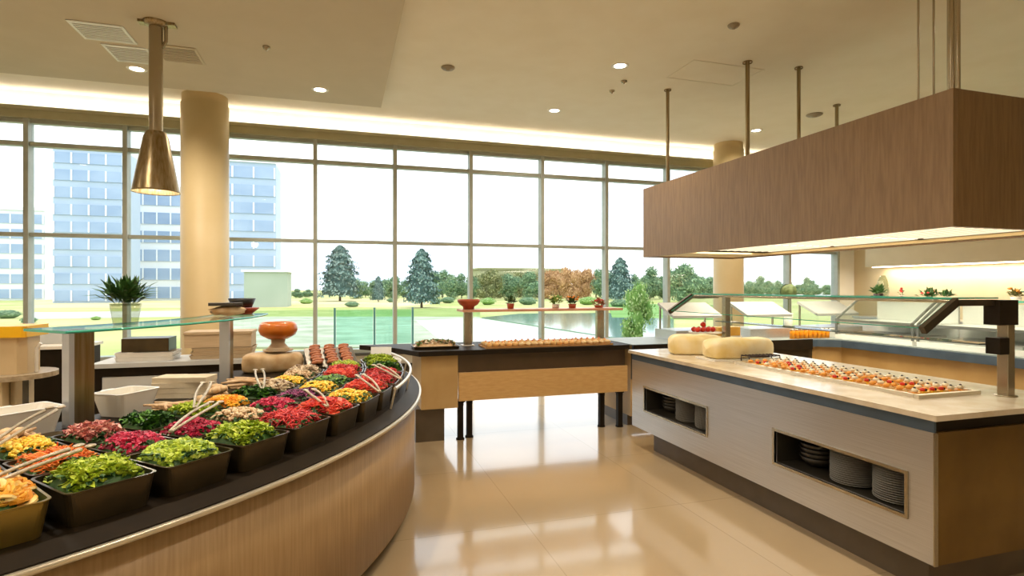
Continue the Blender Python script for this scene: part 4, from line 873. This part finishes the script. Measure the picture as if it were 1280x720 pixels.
TC = {'blue': [nat('needles', '587370', '6F8A84', 4), nat('needles dark', '455E5A', '587370', 4), nat('needles light', '8AA49C', '9DB4AC', 4)],  # crown colours are paled, putting the outdoor haze into them
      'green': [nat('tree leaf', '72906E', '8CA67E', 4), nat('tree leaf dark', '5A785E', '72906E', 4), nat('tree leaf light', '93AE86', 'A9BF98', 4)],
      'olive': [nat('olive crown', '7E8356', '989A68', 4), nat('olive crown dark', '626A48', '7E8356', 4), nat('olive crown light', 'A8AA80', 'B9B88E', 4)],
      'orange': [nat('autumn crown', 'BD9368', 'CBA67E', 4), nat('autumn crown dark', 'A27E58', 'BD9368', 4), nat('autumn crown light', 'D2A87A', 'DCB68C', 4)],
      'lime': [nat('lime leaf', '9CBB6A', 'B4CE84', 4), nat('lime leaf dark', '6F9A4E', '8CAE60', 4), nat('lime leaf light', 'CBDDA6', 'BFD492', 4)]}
CM = {}
for k, (kd, n) in {'blue': ('conifer', 3800), 'green': ('round', 2600), 'olive': ('round', 2000), 'orange': ('round', 2000), 'lime': ('round', 1500)}.items():
    CM[k] = [crown_mesh(kd, s_, n, TC[k]) for s_ in ((3, 8) if k in ('blue', 'green') else (5,))]
M_trunk = nat('tree bark', '6B5B48', '7C6B56', 3)
tmesh = MB().tube([(0, 0, 0), (.005, 0, .2), (0, .004, .5)], [.028, .022, .014], 8).mesh('trunk'); tmesh.materials.append(M_trunk)
def tree(px, base, top, half, col, v, lab, grp=None, z=None):
    """px = centre, base/top/half in picture rows to find its real place and size"""
    z = z or CH*F/(base-360); x, y = wpt(px, z); hgt = CH+(360-top)*z/F; wd = half*z/F/.46
    t = thing('tree', lab, 'tree', (x, y, -.05), px*.1, grp)
    o = obj('trunk', tmesh, None, t); o.scale = (hgt*.8, hgt*.8, hgt)
    c = obj('crown', CM[col][v % len(CM[col])], None, t); c.scale = (wd, wd, hgt)
    return t
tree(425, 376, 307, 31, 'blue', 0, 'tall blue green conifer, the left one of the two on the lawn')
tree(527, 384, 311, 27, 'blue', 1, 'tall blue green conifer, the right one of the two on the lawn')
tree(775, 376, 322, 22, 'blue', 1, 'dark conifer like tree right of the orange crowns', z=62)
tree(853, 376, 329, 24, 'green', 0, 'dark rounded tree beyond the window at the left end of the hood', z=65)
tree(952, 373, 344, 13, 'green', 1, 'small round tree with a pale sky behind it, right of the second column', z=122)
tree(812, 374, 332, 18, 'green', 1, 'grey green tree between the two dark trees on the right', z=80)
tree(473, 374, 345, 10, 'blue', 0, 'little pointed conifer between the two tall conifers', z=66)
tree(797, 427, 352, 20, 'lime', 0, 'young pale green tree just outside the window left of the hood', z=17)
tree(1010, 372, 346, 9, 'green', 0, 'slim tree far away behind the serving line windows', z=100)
rr = random.Random(17)
dist = []
for px in range(445, 1062, 12):
    if 905 < px < 925: continue
    col = 'orange' if 684 <= px <= 744 else ('olive' if 600 <= px < 684 and rr.random() < .6 else 'green')
    top = 347 if px < 540 else (339 if px < 690 else (334 if px < 760 else (343 if px < 900 else 352)))
    dist.append((px, top+rr.uniform(-3, 4), 13+rr.uniform(-2, 4) if px < 900 else 9, col))
dist += [(370, 360, 9, 'green'), (352, 362, 8, 'olive'), (385, 361, 8, 'green')]
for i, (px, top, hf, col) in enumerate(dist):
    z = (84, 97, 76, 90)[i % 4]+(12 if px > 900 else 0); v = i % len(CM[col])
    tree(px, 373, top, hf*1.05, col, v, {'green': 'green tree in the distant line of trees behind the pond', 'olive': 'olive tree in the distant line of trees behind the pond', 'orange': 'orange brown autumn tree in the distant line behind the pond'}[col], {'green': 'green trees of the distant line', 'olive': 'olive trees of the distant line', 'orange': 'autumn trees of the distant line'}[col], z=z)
def shrub_mesh(seed, cols):
    r_ = random.Random(seed); mb = MB(); mb.ball((0, 0, .35), (.42, .42, .38), 10, 6, 1, jit=.4, seed=seed)
    for i in range(500):
        d = Vector((r_.gauss(0, 1), r_.gauss(0, 1), abs(r_.gauss(0, 1)))).normalized(); c = Vector((d.x*.48, d.y*.48, .3+d.z*.42))*r_.uniform(.9, 1.1)
        M = d.to_track_quat('Z', 'Y').to_matrix(); mb.add([c+M @ Vector(p)*.05 for p in ((-1, 0, 0), (0, -.6, .2), (1, 0, 0), (0, .6, .2))], [(0, 1, 2, 3)], r_.randrange(3), False)
    me = mb.mesh('shrub'); [me.materials.append(c) for c in cols]; return me
sh = [shrub_mesh(1, TC['green']), shrub_mesh(2, TC['lime'])]
for px, py, s_, k in ((120, 400, .5, 1), (10, 398, 1.2, 0), (36, 404, .8, 0), (560, 379, 1.8, 0), (590, 380, 1.5, 1), (383, 380, 1.5, 1), (440, 384, 1.3, 0), (490, 378, 1.3, 0), (545, 380, 1.6, 0), (610, 381, 1.8, 1), (660, 381, 2.0, 0), (735, 381, 2.0, 1), (775, 384, 1.8, 0), (860, 386, 1.2, 0), (883, 388, 1.2, 1)):
    x, y = G(px, py); o = obj('shrub', sh[k], None, loc=(x, y, -.05), rz=px, label=('rounded green shrub on the lawn outside', 'pale lime shrub on the lawn outside')[k], cat='shrub', group=('green shrubs outside', 'lime shrubs outside')[k]); o.scale = (s_, s_*.8, s_*.5)
# buildings
M_bl = mat('blue curtain glass', '8CA3C2', .25, col2='A2B6D0', nscale=.15, stretch=(1, 1, 3)); M_bw = mat('pale spandrel', 'E6EAEE', .6, col2='DCE2E8', nscale=.3); M_bb = mat('pale blue wall', 'AFC0D4', .5, col2='A3B6CC', nscale=.2)
def tower(px0, px1, z, top, lab, cols, rows_, mb_, mw, dep=5):
    xa, ya = wpt(px0, z); xb, yb = wpt(px1, z); ya = yb = min(ya, yb); xa = math.tan(YAW+math.atan((px0-640)/F))*ya; xb = math.tan(YAW+math.atan((px1-640)/F))*yb
    zc = (xa+xb)/2*sY+ya*cY; hgt = CH+(360-top)*zc/F; t = thing('office_building', lab, 'building', (xa, ya, -.05)); W_ = xb-xa
    obj('wall', MB().box(0, W_, 0, dep, 0, hgt), mb_, t)
    for i in range(rows_):
        z0 = hgt*(i+.12)/rows_; wd = obj('window', MB().box(.02*W_, .98*W_, -.12, -.001, z0, z0+hgt/rows_*.62), M_bl, t)
        g = MB()
        for c in range(cols+1): xx = W_*(.02+.96*c/cols); g.box(xx-.08, xx+.08, -.2, -.121, z0, z0+hgt/rows_*.62)
        obj('mullion', g, mw, wd)
    obj('roof', MB().box(0, W_, -.25, dep+.1, hgt, hgt+.4), mw, t)
tower(66, 156, 62, 186, 'tall pale blue glass office building seen through the left windows', 4, 9, M_bb, M_bw)
tower(-30, 56, 76, 262, 'lower pale office wing at the far left edge', 4, 6, M_bw, M_bw)
tower(160, 232, 74, 236, 'pale office wing behind the pendant lamp and column', 4, 6, M_bw, M_bw)
tower(262, 345, 58, 202, 'blue glass office block right of the first column', 3, 8, M_bb, M_bw)
x, y = wpt(305, 47)
hb = thing('pavilion', 'low grey green flat roofed pavilion in front of the office block', 'building', (x, y, -.05))
obj('wall', MB().box(0, 3.4, 0, 4, 0, 3.0), nat('grey green wall', 'A3AFA0', 'B0BAAC', .3), hb); obj('roof', MB().box(-.2, 3.6, -.2, 4.2, 3.0, 3.2), M_bw, hb)
for px, z, w_, h_, lab in ((600, 100, 16, 5.0, 'long flat olive building behind the trees and the pond'), (905, 165, 20, 3.2, 'low white house row beyond the right lawn'), (985, 130, 20, 2.2, 'low white row of sheds beyond the far right windows')):
    x, y = wpt(px, z); t = thing('far_building', lab, 'building', (x, y, -.05)); mm = nat('olive wall', 'A2A47E', 'B0B08C', .2) if px == 600 else M_bw
    obj('wall', MB().box(0, w_, 0, 8, 0, h_), mm, t); obj('roof', MB().box(-.3, w_+.3, -.3, 8.3, h_, h_+.3), mm, t)
    g = MB()
    for q in range(int(w_/2)): g.box(.5+q*2, 1.5+q*2, -.03, -.001, h_*.35, h_*.75)
    obj('window', g, M_bl, t)
